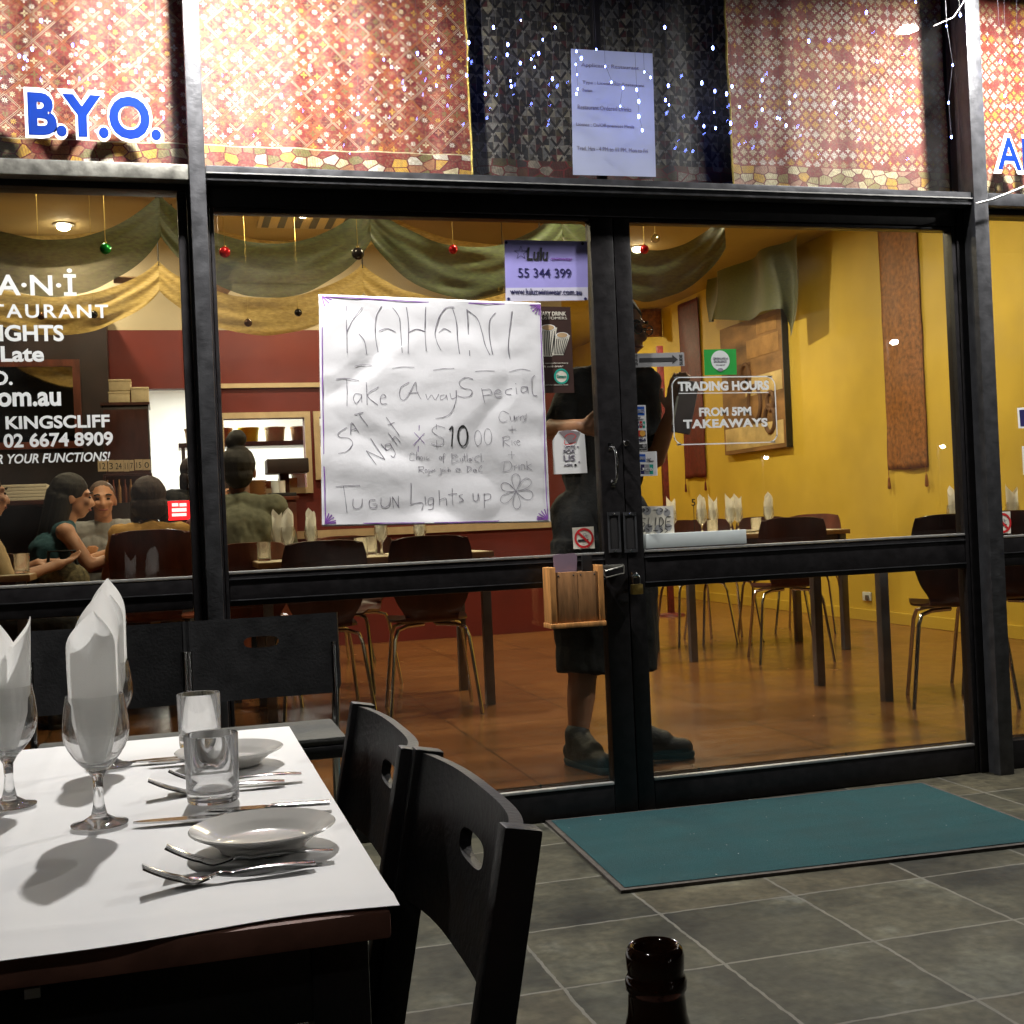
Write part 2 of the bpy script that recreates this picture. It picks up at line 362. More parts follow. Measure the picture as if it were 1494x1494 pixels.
M['napkin'] = pm('white_linen', (.88, .88, .86), .85, 0, .03, 20, .25, 700)
_nt = M['napkin'].node_tree; _tl = _nt.nodes.new('ShaderNodeBsdfTranslucent'); _tl.inputs[0].default_value = (.9, .9, .88, 1); _mx = _nt.nodes.new('ShaderNodeMixShader'); _mx.inputs[0].default_value = .62
_nt.links.new(_nt.nodes['Principled BSDF'].outputs[0], _mx.inputs[1]); _nt.links.new(_tl.outputs[0], _mx.inputs[2]); _nt.links.new(_mx.outputs[0], _nt.nodes['Material Output'].inputs[0])
M['china'] = pm('white_china', (.72, .70, .66), .16, 0, .03, 6, coat=.3)
M['glass'] = glass_mat('table_glass', .10); M['glass_in'] = glass_mat('thin_glass', .35)
M['bottle'] = pm('dark_brown_glass', (.035, .014, .007), .12, 0, .2, 10, trans=.35, coat=.3)
M['wire'] = pm('clear_wire', (.05, .05, .07), .4)
M['cable'] = pm('white_cable', (.70, .70, .68), .5)
M['led'] = emit('blue_white_led', (.16, .23, 1.0), 48)
M['ywall'] = pm('yellow_wall_paint', (.58, .41, .05), .55, 0, .13, 1.6, .12, 160)
M['rwall'] = pm('red_wall_paint', (.135, .015, .011), .55, 0, .12, 3, .08, 200)
M['cwall'] = pm('cream_bulkhead_paint', (.44, .37, .25), .7, 0, .05, 3)
M['ceil'] = pm('ceiling_paint', (.42, .33, .17), .8, 0, .05, 3)
M['dwall'] = pm('dark_panelling', (.022, .010, .009), .5, 0, .3, 6)
M['trim'] = pm('cream_trim', (.55, .42, .26), .5, 0, .1)
M['kwhite'] = pm('kitchen_tile', (.78, .80, .76), .3, 0, .04, 5)
M['dark'] = pm('dark_void_paint', (.012, .011, .012), .8)
M['greendrape'] = drape_mat('green_gauze', (.011, .018, .005), (.068, .10, .022), .84)
M['golddrape'] = drape_mat('gold_gauze', (.40, .25, .05), (.80, .56, .16), .9)
M['greencloth'] = drape_mat('green_wall_cloth', (.012, .022, .002), (.050, .066, .008), .9)
M['orange_cloth'] = pm('rust_brocade', (.25, .095, .022), .5, 0, .45, 30, .4, 90)
M['red_cloth'] = pm('maroon_brocade', (.12, .014, .014), .5, 0, .4, 30, .4, 90)
M['canvas'] = pm('painted_canvas', (.24, .13, .05), .7, 0, .6, 2.2, .3, 30, stretch=(1, 1, 2.4))
M['canvas_tan'] = pm('canvas_tan_block', (.36, .20, .07), .7, 0, .3, 6, .3, 30)
M['canvas_brown'] = pm('canvas_brown_ring', (.12, .06, .03), .7, 0, .3, 10)
M['canvas_pale'] = pm('canvas_pale_block', (.50, .38, .17), .7, 0, .3, 6, .3, 30)
M['wood_in'] = pm('mahogany_ply', (.055, .017, .013), .33, 0, .35, 10, stretch=(2, 2, .5))
M['wood_red'] = pm('red_brown_ply', (.13, .034, .018), .35, 0, .35, 10, stretch=(2, 2, .5))
M['tableedge'] = pm('pale_wood_edge', (.34, .20, .09), .5, 0, .2, 12)
M['tablepaper'] = pm('indoor_table_paper', (.68, .60, .45), .6, 0, .03)
M['greymetal'] = pm('grey_table_leg', (.16, .15, .15), .35, .6, .15)
M['lamp_in'] = emit('warm_lamp', (1, .82, .5), 90)
M['lamp_out'] = emit('cool_lamp', (1, .97, .92), 260)
M['tube'] = emit('kitchen_tube', (1, .98, .9), 12)
M['fixture'] = pm('lamp_housing', (.30, .30, .30), .4, .5)
M['redglow'] = emit('red_reflection', (1, .01, .015), 2.2)  # glow standing in for a red light reflected in the glass
M['pinkglow'] = emit('reflection_marks', (1, .45, .42), 3)  # pale marks of that same stand-in reflection
M['skin'] = pm('skin', (.46, .22, .12), .5, 0, .08, 12)
M['skin_pale'] = pm('pale_skin', (.50, .26, .16), .5, 0, .08, 12)
M['skin_dark'] = pm('brown_skin', (.24, .10, .055), .5, 0, .08, 12)
M['hair'] = pm('black_hair', (.008, .005, .004), .62, 0, .4, 60, .5, 150, stretch=(3, 3, .4))
M['hair_brown'] = pm('brown_hair', (.026, .009, .006), .6, 0, .4, 60, .5, 150, stretch=(3, 3, .4))
M['hair_grey'] = pm('cropped_hair', (.10, .055, .035), .6, 0, .4, 90, .5, 300)
M['teal'] = pm('teal_top', (.02, .075, .095), .8, 0, .15, 20, .3)
M['blacktop'] = pm('black_cloth', (.010, .010, .011), .85, 0, .3, 30, .3)
M['greyshirt'] = pm('grey_cotton', (.24, .235, .23), .8, 0, .08, 60, .35, 25)
M['olivetop'] = pm('mustard_top', (.48, .26, .06), .8, 0, .1, 30, .3)
M['jacket'] = pm('grey_green_jacket', (.115, .115, .075), .85, 0, .15, 40, .35, 25)
M['jeans'] = pm('pale_denim', (.22, .25, .27), .85, 0, .15, 60, .3)
M['floral'] = pm('floral_cloth', (.12, .10, .05), .85, 0, .8, 45, .3)
M['beige'] = pm('beige_cloth', (.45, .33, .18), .85, 0, .1, 30)
M['sneaker'] = pm('black_sneaker', (.007, .007, .007), .6, 0, .3, 40, .3)
M['sole'] = pm('grey_sole', (.03, .034, .03), .7)
M['foam'] = pm('cream_foam', (.55, .45, .28), .8, 0, .08, 30)
M['cardbox'] = pm('white_carton', (.62, .55, .42), .7, 0, .08, 8)
M['yellowplastic'] = pm('yellow_plastic', (.70, .58, .02), .35)
M['redbauble'] = pm('red_bauble', (.50, .015, .02), .15, .6, .1)
M['greenbauble'] = pm('green_bauble', (.02, .30, .05), .2, .6, .3, 80)
M['blackbauble'] = pm('black_bauble', (.015, .012, .012), .2)
M['brownbauble'] = pm('brown_bauble', (.10, .04, .015), .25, .5)
M['clearbauble'] = glass_mat('clear_bauble', .4)
M['whitebar'] = pm('pale_letterbox', (.58, .63, .63), .45, 0, .05)
M['greycard'] = pm('grey_card', (.22, .18, .19), .5, 0, .1)
M['eye'] = pm('dark_eye', (.02, .012, .01), .2)
M['lip'] = pm('lips', (.28, .08, .06), .5)

# ---------------------------------------------------------------- mesh helpers
def world_origin(o):
    v = Vector((0, 0, 0))
    while o is not None: v += o.location; o = o.parent
    return v
def link(o, parent=None, tagd=None):
    COL.objects.link(o)
    if parent is not None: o.parent = parent
    return o
def tag(o, label=None, cat=None, group=None, kind=None):
    if label: o['label'] = label
    if cat: o['category'] = cat
    if group: o['group'] = group
    if kind: o['kind'] = kind
    return o
def thing(name, label, cat, loc=(0, 0, 0), rz=0, group=None):
    o = bpy.data.objects.new(name, None); o.empty_display_size = .1
    o.location = loc; o.rotation_euler = (0, 0, rz); COL.objects.link(o)
    return tag(o, label, cat, group)
def place_mesh(name, me, m, parent, w=False, smooth=True, ang=38):
    if w and parent is not None: me.transform(Matrix.Translation(-world_origin(parent)))
    if m is not None:
        me.materials.clear(); me.materials.append(M[m] if isinstance(m, str) else m)
    if smooth:
        me.polygons.foreach_set('use_smooth', [True]*len(me.polygons)); me.set_sharp_from_angle(angle=R(ang))
    o = bpy.data.objects.new(name, me); return link(o, parent)
def evaluated_mesh(o):
    bpy.context.view_layer.update()
    dg = bpy.context.evaluated_depsgraph_get()
    return bpy.data.meshes.new_from_object(o.evaluated_get(dg))
class MB:
    def __init__(s): s.b = bmesh.new()
    def box(s, x0, x1, y0, y1, z0, z1, bev=0., mx=None):
        b = s.b
        v = [b.verts.new((x, y, z)) for z in (z0, z1) for y in (y0, y1) for x in (x0, x1)]
        fs = [b.faces.new([v[i] for i in q]) for q in ((0, 2, 3, 1), (4, 5, 7, 6), (0, 1, 5, 4), (2, 6, 7, 3), (0, 4, 6, 2), (1, 3, 7, 5))]
        if bev:
            es = list({e for f in fs for e in f.edges})
            r = bmesh.ops.bevel(b, geom=es, offset=bev, segments=2, affect='EDGES', profile=.6)
            v = list({x for x in v if x.is_valid} | {x for f in r['faces'] for x in f.verts})
        if mx is not None: bmesh.ops.transform(b, matrix=mx, verts=v)
        return s
    def ring(s, c, r, n, ax=None):
        ax = ax or (Vector((1, 0, 0)), Vector((0, 1, 0)))
        return [s.b.verts.new(c + ax[0]*(r*math.cos(2*math.pi*i/n)) + ax[1]*(r*math.sin(2*math.pi*i/n))) for i in range(n)]
    def bridge(s, a, c):
        n = len(a)
        for i in range(n): s.b.faces.new((a[i], a[(i+1) % n], c[(i+1) % n], c[i]))
    def lathe(s, prof, c=(0, 0, 0), n=28, cap0=False, cap1=False, mx=None):
        c = Vector(c); rings = []; allv = []
        for r, z in prof:
            if r < 1e-6: q = [s.b.verts.new(c + Vector((0, 0, z)))]
            else: q = s.ring(c + Vector((0, 0, z)), r, n)
            rings.append(q); allv += q
        for a, d in zip(rings, rings[1:]):
            if len(a) == 1 and len(d) == 1: continue
            if len(a) == 1:
                for i in range(n): s.b.faces.new((a[0], d[(i+1) % n], d[i]))
            elif len(d) == 1:
                for i in range(n): s.b.faces.new((a[i], a[(i+1) % n], d[0]))
            else: s.bridge(a, d)
        if cap0 and len(rings[0]) > 1: s.b.faces.new(rings[0][::-1])
        if cap1 and len(rings[-1]) > 1: s.b.faces.new(rings[-1])
        if mx is not None: bmesh.ops.transform(s.b, matrix=mx, verts=allv)
        return s
    def tube(s, pts, r, n=10, closed=False):
        pts = [Vector(p) for p in pts]; k = len(pts); rr = r if isinstance(r, (list, tuple)) else [r]*k
        prev = None; rings = []
        for i, p in enumerate(pts):
            a = pts[(i-1) % k] if (closed or i > 0) else p; c = pts[(i+1) % k] if (closed or i < k-1) else p
            t = (c-a).normalized()
            if prev is None:
                u = t.orthogonal().normalized()
            else:
                u = (prev - t*prev.dot(t))
                u = u.normalized() if u.length > 1e-6 else t.orthogonal().normalized()
            prev = u; rings.append(s.ring(p, rr[i], n, (u, t.cross(u))))
        for a, c in zip(rings, rings[1:]): s.bridge(a, c)
        if closed: s.bridge(rings[-1], rings[0])
        else: s.b.faces.new(rings[0][::-1]); s.b.faces.new(rings[-1])
        return s
    def sheet(s, fn, nu, nv, keep=None):
        g = [[s.b.verts.new(fn(i/nu, j/nv)) for j in range(nv+1)] for i in range(nu+1)]
        for i in range(nu):
            for j in range(nv):
                if keep and not keep(i, j): continue
                s.b.faces.new((g[i][j], g[i+1][j], g[i+1][j+1], g[i][j+1]))
        return g
    def prism(s, pts, fn, d):
        """polygon pts (a,b) mapped by fn(a,b)->Vector, pushed by vector d"""
        d = Vector(d); a = [s.b.verts.new(fn(*p)) for p in pts]; c = [s.b.verts.new(v.co + d) for v in a]
        s.b.faces.new(a[::-1]); s.b.faces.new(c)
        n = len(a)
        for i in range(n): s.b.faces.new((a[i], a[(i+1) % n], c[(i+1) % n], c[i]))
        return s
    def ribbon(s, pts, w, nrm):
        pts = [Vector(p) for p in pts]
        if len(pts) > 2: pts = smooth_line(pts)
        L = []
        for i, p in enumerate(pts):
            t = pts[min(i+1, len(pts)-1)] - pts[max(i-1, 0)]
            if t.length < 1e-9: t = Vector((1, 0, 0))
            q = t.normalized().cross(nrm); ww = w*(.75+.35*noise.noise(p*60))
            L.append((s.b.verts.new(p+q*ww/2), s.b.verts.new(p-q*ww/2)))
        for a, c in zip(L, L[1:]): s.b.faces.new((a[0], a[1], c[1], c[0]))
    def cone(s, p0, p1, r0, r1, seg=14):
        p0, p1 = Vector(p0), Vector(p1); d = p1-p0
        return s.lathe([(0, 0), (r0, 0), (r1, d.length), (0, d.length)], n=seg, mx=Matrix.Translation(p0) @ d.to_track_quat('Z', 'Y').to_matrix().to_4x4())
    def ell(s, c, r, rot=None, seg=16):
        mx = Matrix.Translation(Vector(c)) @ (rot.to_4x4() if rot else Matrix.Identity(4)) @ Matrix.Diagonal((*r, 1))
        bmesh.ops.create_uvsphere(s.b, u_segments=seg, v_segments=max(6, seg*2//3), radius=1, matrix=mx); return s
    def cap(s, p0, p1, r0, r1, seg=12):
        p0, p1 = Vector(p0), Vector(p1); k = 6; d = p1-p0; L = max(d.length, 1e-6)
        prof = []
        for i in range(k+1): a = -math.pi/2 + i*math.pi/2/k; prof.append((max(r0*math.cos(a), 0), r0*math.sin(a)))
        for i in range(k+1): a = i*math.pi/2/k; prof.append((max(r1*math.cos(a), 0), L + r1*math.sin(a)))
        prof[0] = (0, -r0); prof[-1] = (0, L+r1)
        q = d.to_track_quat('Z', 'Y').to_matrix().to_4x4() if d.length > 1e-6 else Matrix.Identity(4)
        return s.lathe(prof, n=seg, mx=Matrix.Translation(p0) @ q)
    def mesh(s, name='m', fix=True, double=1e-6):
        if fix: bmesh.ops.recalc_face_normals(s.b, faces=s.b.faces)
        me = bpy.data.meshes.new(name); s.b.to_mesh(me); s.b.free(); return me
    def build(s, name, m, parent=None, w=False, smooth=True, ang=38, fix=True):
        return place_mesh(name, s.mesh(name, fix), m, parent, w, smooth, ang)
    def remesh(s, name, m, parent, vox, smooth_it=3, w=False, crumple=0.):
        me = s.mesh(name); o = bpy.data.objects.new('tmp', me); COL.objects.link(o)
        a = o.modifiers.new('r', 'REMESH'); a.mode = 'VOXEL'; a.voxel_size = vox
        c = o.modifiers.new('s', 'SMOOTH'); c.iterations = smooth_it; c.factor = .5
        e = evaluated_mesh(o); bpy.data.objects.remove(o); bpy.data.meshes.remove(me); e.name = name
        if crumple:
            nn = [v.normal.copy() for v in e.vertices]
            for v, q in zip(e.vertices, nn):
                p_ = v.co; v.co += q*crumple*(noise.noise(Vector((p_.x*13, p_.y*13, p_.z*8)))+.6*abs(noise.noise(Vector((p_.x*24+5, p_.y*24, p_.z*15)))))
        return place_mesh(name, e, m, parent, w, True, 180)
def solid(me_sheet, th):
    """thicken an open sheet mesh object (modifier baked)"""
    o = bpy.data.objects.new('tmp', me_sheet); COL.objects.link(o)
    a = o.modifiers.new('s', 'SOLIDIFY'); a.thickness = th; a.offset = 0
    e = evaluated_mesh(o); bpy.data.objects.remove(o); return e
def smooth_line(pts, k=5):
    out = []
    P = [pts[0]] + list(pts) + [pts[-1]]
    for i in range(1, len(P)-2):
        p0, p1, p2, p3 = P[i-1], P[i], P[i+1], P[i+2]
        for j in range(k):
            t = j/k
            out.append(.5*((2*p1) + (p2-p0)*t + (2*p0-5*p1+4*p2-p3)*t*t + (3*p1-p0-3*p2+p3)*t**3))
    out.append(P[-2]); return out
def text(name, body, m, parent, x0, z0, x1, z1, y, bold=0., shear=0., ext=.0003, keep=False, space=1.):
    cu = bpy.data.curves.new('t', 'FONT'); cu.body = body; cu.offset = bold; cu.shear = shear; cu.extrude = .001; cu.resolution_u = 4
    cu.space_character = space
    o = bpy.data.objects.new('t', cu); COL.objects.link(o)
    me = evaluated_mesh(o); bpy.data.objects.remove(o); bpy.data.curves.remove(cu)
    xs = [v.co.x for v in me.vertices]; ys = [v.co.y for v in me.vertices]
    a, b_, c, d = min(xs), max(xs), min(ys), max(ys)
    sz = (z1-z0)/(d-c); sx = sz if x1 is None else (x1-x0)/(b_-a)
    if keep: sx = min(sx, sz*1.25)
    org = world_origin(parent) if parent is not None else Vector((0, 0, 0))
    for v in me.vertices:
        x, yy, zz = v.co
        v.co = Vector((x0+(x-a)*sx, y - (zz/.001)*ext, z0+(yy-c)*sz)) - org
    me.update()
    return place_mesh(name, me, m, parent, False, False)
def ptext(name, body, m, parent, pl, pb, pr, pt, y, **k):
    cx = (pl+pr)/2
    x0, x1 = A_y(pl, (pb+pt)/2, y).x, A_y(pr, (pb+pt)/2, y).x
    z0, z1 = A_y(cx, pb, y).z, A_y(cx, pt, y).z
    return text(name, body, m, parent, x0, z0, x1, z1, y, **k)
def children(o): return [c for c in o.children]
def dup(o, loc=None, rz=None, label=None, group=None, parent=None):
    c = o.copy(); COL.objects.link(c)
    if parent is not None: c.parent = parent
    if loc is not None: c.location = loc
    if rz is not None: c.rotation_euler = (0, 0, rz)
    if label: c['label'] = label
    if group: c['group'] = group
    for ch in children(o): dup(ch, parent=c)
    return c
def struct(name, mb, m, smooth=False): return tag(mb.build(name, m, None, smooth=smooth), kind='structure')
def pquad(corners, y):
    return [A_y(px, py, y) for px, py in corners]
def card(name, m, parent, corners, y, th=.0012):
    """a flat sheet with thickness from four photo corners on the plane y (its front)"""
    q = pquad(corners, y); b = MB(); a = [b.b.verts.new(v) for v in q]; c = [b.b.verts.new(v + Vector((0, th, 0))) for v in q]
    b.b.faces.new(a); b.b.faces.new(c[::-1])
    for i in range(4): b.b.faces.new((a[i], a[(i+1) % 4], c[(i+1) % 4], c[i]))
    return b.build(name, m, parent, w=True, smooth=False)
def disc(name, m, parent, pc, prad, y, th=.0004, n=28, squash=1.):
    c = A_y(*pc, y); r = prad*(A_y(pc[0]+1, pc[1], y).x - c.x)
    b = MB(); b.prism([(math.cos(2*math.pi*i/n)*r, math.sin(2*math.pi*i/n)*r*squash) for i in range(n)], lambda p, q: c + Vector((p, 0, q)), (0, -th, 0))
    return b.build(name, m, parent, w=True, smooth=False)
def annulus(name, m, parent, pc, pr0, pr1, y, th=.0005, n=32, slash=False):
    c = A_y(*pc, y); k = (A_y(pc[0]+1, pc[1], y).x - c.x); b = MB()
    for i in range(n):
        a0, a1 = 2*math.pi*i/n, 2*math.pi*(i+1)/n
        b.b.faces.new([b.b.verts.new(c + Vector((math.cos(a)*r*k, -th, math.sin(a)*r*k))) for a, r in ((a0, pr0), (a0, pr1), (a1, pr1), (a1, pr0))])
    if slash:
        w = (pr1-pr0)/2
        b.b.faces.new([b.b.verts.new(c + Vector((p*k, -th*1.3, q*k))) for p, q in ((-pr0*.75-w*.7, pr0*.75-w*.7), (-pr0*.75+w*.7, pr0*.75+w*.7), (pr0*.75+w*.7, -pr0*.75+w*.7), (pr0*.75-w*.7, -pr0*.75-w*.7))])
    bmesh.ops.remove_doubles(b.b, verts=b.b.verts, dist=1e-6)
    return b.build(name, m, parent, w=True, smooth=False)
def strokes(name, m, parent, lines, conv, width):
    b = MB()
    for L in lines:
        b.ribbon([conv(*p) for p in L], width, Vector((0, -1, 0)))
    return b.build(name, m, parent, w=True, smooth=False, fix=False)
def oval(cx, cy, rx, ry, n=10, a0=0): return [(cx+rx*math.cos(a0+2*math.pi*i/n), cy+ry*math.sin(a0+2*math.pi*i/n)) for i in range(n+1)]
# ================================================================ lamps outside
FL = .12; CEIL = 3.3; XW = 5.33; YR = 9.6
def downlight(x, y, z, label, watts, top, out=True, r=.05, grp=None, spread=180):
    t = thing('spotlight' if out else 'ceiling_light', label, 'light', (x, y, z), 0, grp)
    if out:
        MB().lathe([(r*1.05, top-z), (r*1.05, .0), (r*1.25, -.02), (r*1.25, -.03), (r, -.03), (r*.95, .01)], cap0=True).build('housing', 'fixture', t)
        MB().lathe([(0, -.004), (r*.93, -.004), (r*.93, .004), (0, .004)]).build('lens', 'lamp_out', t)
    else:
        MB().lathe([(r*1.3, top-z), (r*1.35, top-z-.008), (r*.9, top-z-.012)]).build('housing', 'fixture', t)
        MB().lathe([(r*.88, .016), (r*.8, .0), (r*.5, -.012), (0, -.018)], cap0=True).build('lens', 'lamp_in', t)
    d = bpy.data.lights.new('bulb', 'AREA'); d.shape = 'DISK'; d.size = r*1.7; d.energy = watts
    d.color = (1, .97, .93) if out else (1, .86, .58)
    d.spread = R(spread)
    l = bpy.data.objects.new('bulb', d); COL.objects.link(l); l.parent = t; l.location = (0, 0, -.035)
    return t
LAMPS = 'surface spotlights on the outdoor soffit'
downlight(.21, 3.64, 3.10, 'white spotlight above the left window post', OUT_W*1.2, 3.2, grp=LAMPS, spread=174)
downlight(3.15, 3.57, 3.12, 'white spotlight above the right window post, mirrored in the upper glass', OUT_W*.95, 3.2, grp=LAMPS, spread=172)
downlight(-1.2, -.2, 3.1, 'weak white fill spotlight added on the soffit behind the viewer', OUT_W*.05, 3.2, grp=LAMPS)  # added ambient fill for surfaces facing the camera
downlight(5.4, 2.6, 3.1, 'white spotlight out over the paving on the right', OUT_W*.35, 3.2, grp=LAMPS)

# street lamps across the road, mirrored in the glass
for px, py, rd, lab in ((1294, 506, 24., 'tall street lamp far behind the viewer, mirrored beside the rust brocade'), (1368, 655, 38., 'farther street lamp behind the viewer, mirrored near the right post'), (1112, 671, 40., 'farthest street lamp behind the viewer, mirrored over the napkin glasses')):
    q = A_y(px, py, 4.062+rd); x, y, z = q.x, 4.062-rd, q.z
    t = thing('street_lamp', lab, 'street lamp', (x, y, 0), 0, 'street lamps behind the viewer')
    MB().tube([(0, 0, .0), (0, 0, z+.18), (0, .12, z+.24), (0, .3, z+.2)], [.07, .05, .04, .035], 10).build('pole', 'greymetal', t)
    MB().box(-.12, .12, .15, .5, z+.12, z+.2, .03).build('lamp_head', 'fixture', t); MB().ell((0, .34, z+.07), (.10, .10, .07)).build('lamp_globe', 'lamp_out', t, ang=180)
# ================================================================ setting
b = MB(); b.box(-30, 30, -30, 4.075, -.1, 0); struct('paving', b, 'paving')
b = MB(); b.box(-4, XW, 4.09, 18, -.08, FL); struct('indoor_floor', b, 'floor')
b = MB(); b.box(-6, 8, -1.0, 4.3, 3.2, 3.3); struct('soffit', b, 'dark')
b = MB(); b.box(-4, XW, 4.3, 18, CEIL, CEIL+.1); struct('ceiling', b, 'ceil')
b = MB(); b.box(XW, XW+.15, 4.1, 18, FL-.1, CEIL+.2); struct('yellow_wall', b, 'ywall')
b = MB(); b.box(XW-.018, XW-.001, 4.3, 18, FL, FL+.09, .004); struct('skirting_board', b, 'ywall')
b = MB(); b.box(-4, XW, 18, 18.1, 0, CEIL+.2); struct('back_wall', b, 'ywall')
b = MB(); b.box(-4.1, -4, 4.1, 18, 0, CEIL+.2); struct('left_wall', b, 'dwall')
b = MB(); b.box(-4, XW, 4.215, 4.29, 2.20, CEIL+.0); struct('bulkhead_over_windows', b, 'dark')
b = MB()
def wallrect(x0, x1, z0, z1): b.box(x0, x1, YR, YR+.12, z0, z1)
HZ0, HZ1 = 1.37, 1.915
wallrect(-4, -.16, FL, 2.60); wallrect(-.16, .31, 2.155, 2.60); wallrect(.31, .43, FL, 2.60)
wallrect(.43, 1.045, FL, HZ0); wallrect(.43, 1.045, HZ1, 2.60); wallrect(1.045, 1.16, FL, 2.60)
wallrect(1.16, 1.75, FL, HZ0+.1); wallrect(1.16, 1.75, HZ1, 2.60); wallrect(1.75, 3.2, FL, 2.60)
struct('red_kitchen_wall', b, 'rwall')
b = MB(); b.box(-4, 3.2, YR, YR+.12, 2.60, CEIL); struct('cream_bulkhead', b, 'cwall')
b = MB(); b.box(3.08, 3.2, YR+.12, 17.9, FL, CEIL); struct('alcove_wall', b, 'ywall')
b = MB(); b.box(-4, 3.08, 12.4, 12.5, FL, 2.6); b.box(-4, 3.08, YR+.121, 12.4, 2.6, 2.65); b.box(-2.1, -2, YR+.121, 12.4, FL, 2.6)
struct('kitchen_shell', b, 'kwhite')
b = MB(); b.box(-4, -.385, 9.35, 9.56, FL, 2.74); struct('dark_partition', b, 'dwall')
# cream trim round the doorway and servery
t = thing('servery_trim', 'cream timber trim framing the red panel and the servery hatches', 'trim', (.4, YR-.02, FL))
b = MB(); b.box(.335, .385, YR-.03, YR-.002, FL, 2.185); b.box(.385, 2.6, YR-.029, YR-.002, 2.15, 2.185); b.build('architrave', 'trim', t, w=True, smooth=False)
for (x0, x1, z0, z1) in ((.43, 1.045, HZ0, HZ1), (1.16, 1.75, HZ0+.1, HZ1)):
    b = MB(); w = .045
    b.box(x0-w, x1+w, YR-.032, YR-.002, z1, z1+w); b.box(x0-w, x1+w, YR-.032, YR-.002, z0-w, z0)
    b.box(x0-w, x0, YR-.031, YR-.002, z0, z1); b.box(x1, x1+w, YR-.031, YR-.002, z0, z1)
    b.build('hatch_frame', 'trim', t, w=True, smooth=False)
b = MB(); b.box(.39, 3.1, YR-.028, YR-.002, .97, 1.03); b.build('dado_rail', 'trim', t, w=True, smooth=False)

# kitchen light
t = thing('kitchen_light', 'bright white fluorescent batten on the kitchen ceiling', 'light', (.5, 11.0, 2.58))
MB().box(-.7, .7, -.06, .06, -.05, .015, .01).build('housing', 'fixture', t)
MB().tube([(-.66, 0, -.07), (.66, 0, -.07)], .018).build('tube', 'tube', t)
d = bpy.data.lights.new('bulb', 'AREA'); d.shape = 'RECTANGLE'; d.size = 1.3; d.size_y = .08; d.energy = KIT_W; d.color = (1, .98, .9)
l = bpy.data.objects.new('bulb', d); COL.objects.link(l); l.parent = t; l.location = (0, 0, -.1)

# indoor downlights
p = A_z(93, 328, CEIL)
IL = 'ceiling downlights in the dining room'
downlight(p.x, p.y-.02, CEIL-.03, 'glowing ceiling downlight seen above the green swag at far left', IN_W*.55, CEIL, False, .055, IL)
for x, y, k, lab in ((.45, 6.0, .55, 'ceiling downlight over the front left dining tables'), (2.0, 6.6, .9, 'ceiling downlight over the clear floor inside the doors'), (3.9, 7.0, 1.2, 'ceiling downlight over the chair at the yellow wall'),
                  (1.0, 8.7, .8, 'ceiling downlight just before the servery'), (3.9, 9.6, 1.3, 'ceiling downlight near the wall painting'), (4.1, 13.2, 1.3, 'ceiling downlight deep in the yellow alcove'), (-.45, 7.3, .6, 'ceiling downlight over the group of diners')):
    downlight(x, y, CEIL-.03, lab, IN_W*k, CEIL, False, .055, IL)

# ================================================================ shopfront frames
ZT0, ZT1 = 2.168, 2.217
t = thing('shopfront_frame', 'dark grey aluminium shopfront frame with scuffed transom and tall posts', 'window frame', (1.5, 4.0, 0))
def fr_box(name, m, x0, x1, y0, y1, z0, z1, par, bev=.004):
    return MB().box(x0, x1, y0, y1, z0, z1, bev).build(name, m, par, w=True)
fr_box('post', 'frame_grey', .105, .155, 3.96, 4.03, 0, 3.2, t)
fr_box('post', 'frame_grey', 2.985, 3.048, 3.96, 4.03, 0, 3.2, t)
fr_box('inner_post', 'frame', .096, .164, 4.031, 4.12, 0, 2.2025, t)
fr_box('inner_post', 'frame', 2.953, 3.052, 4.031, 4.12, 0, 2.2025, t)
fr_box('upper_post', 'frame', .112, .148, 4.031, 4.12, 2.203, 3.2, t)
fr_box('upper_post', 'frame', 3.004, 3.044, 4.031, 4.12, 2.203, 3.2, t)
fr_box('transom', 'frame_bare', -2.2, .104, 3.972, 4.03, ZT0, ZT1, t)
fr_box('transom', 'frame_grey', .156, 2.984, 3.972, 4.03, ZT0, ZT1, t)
fr_box('transom', 'frame_grey', 3.049, XW, 3.972, 4.03, ZT0, ZT1, t)
fr_box('transom_lip', 'bead', .157, 2.983, 3.966, 3.9715, ZT0+.022, ZT0+.026, t, 0)
fr_box('head_track', 'frame', .165, 2.952, 4.031, 4.12, 2.10, 2.20, t)
fr_box('head_track', 'frame', -2.2, .095, 4.031, 4.12, 2.148, 2.20, t)
fr_box('head_track', 'frame', 3.053, XW, 4.031, 4.12, 2.148, 2.20, t)
fr_box('transom_mullion', 'frame', 1.520, 1.548, 4.0625, 4.10, ZT1, 3.2, t)
fr_box('transom_jamb', 'frame_grey', 2.992, 3.000, 4.035, 4.06, ZT1, 3.2, t, .001)
for x0, x1 in ((-2.2, .1115), (.1485, 1.519), (1.549, 3.0035), (3.0445, XW)):
    fr_box('transom_pane', 'pane_up', x0, x1, 4.068, 4.074, 2.203, 3.19, t, 0)
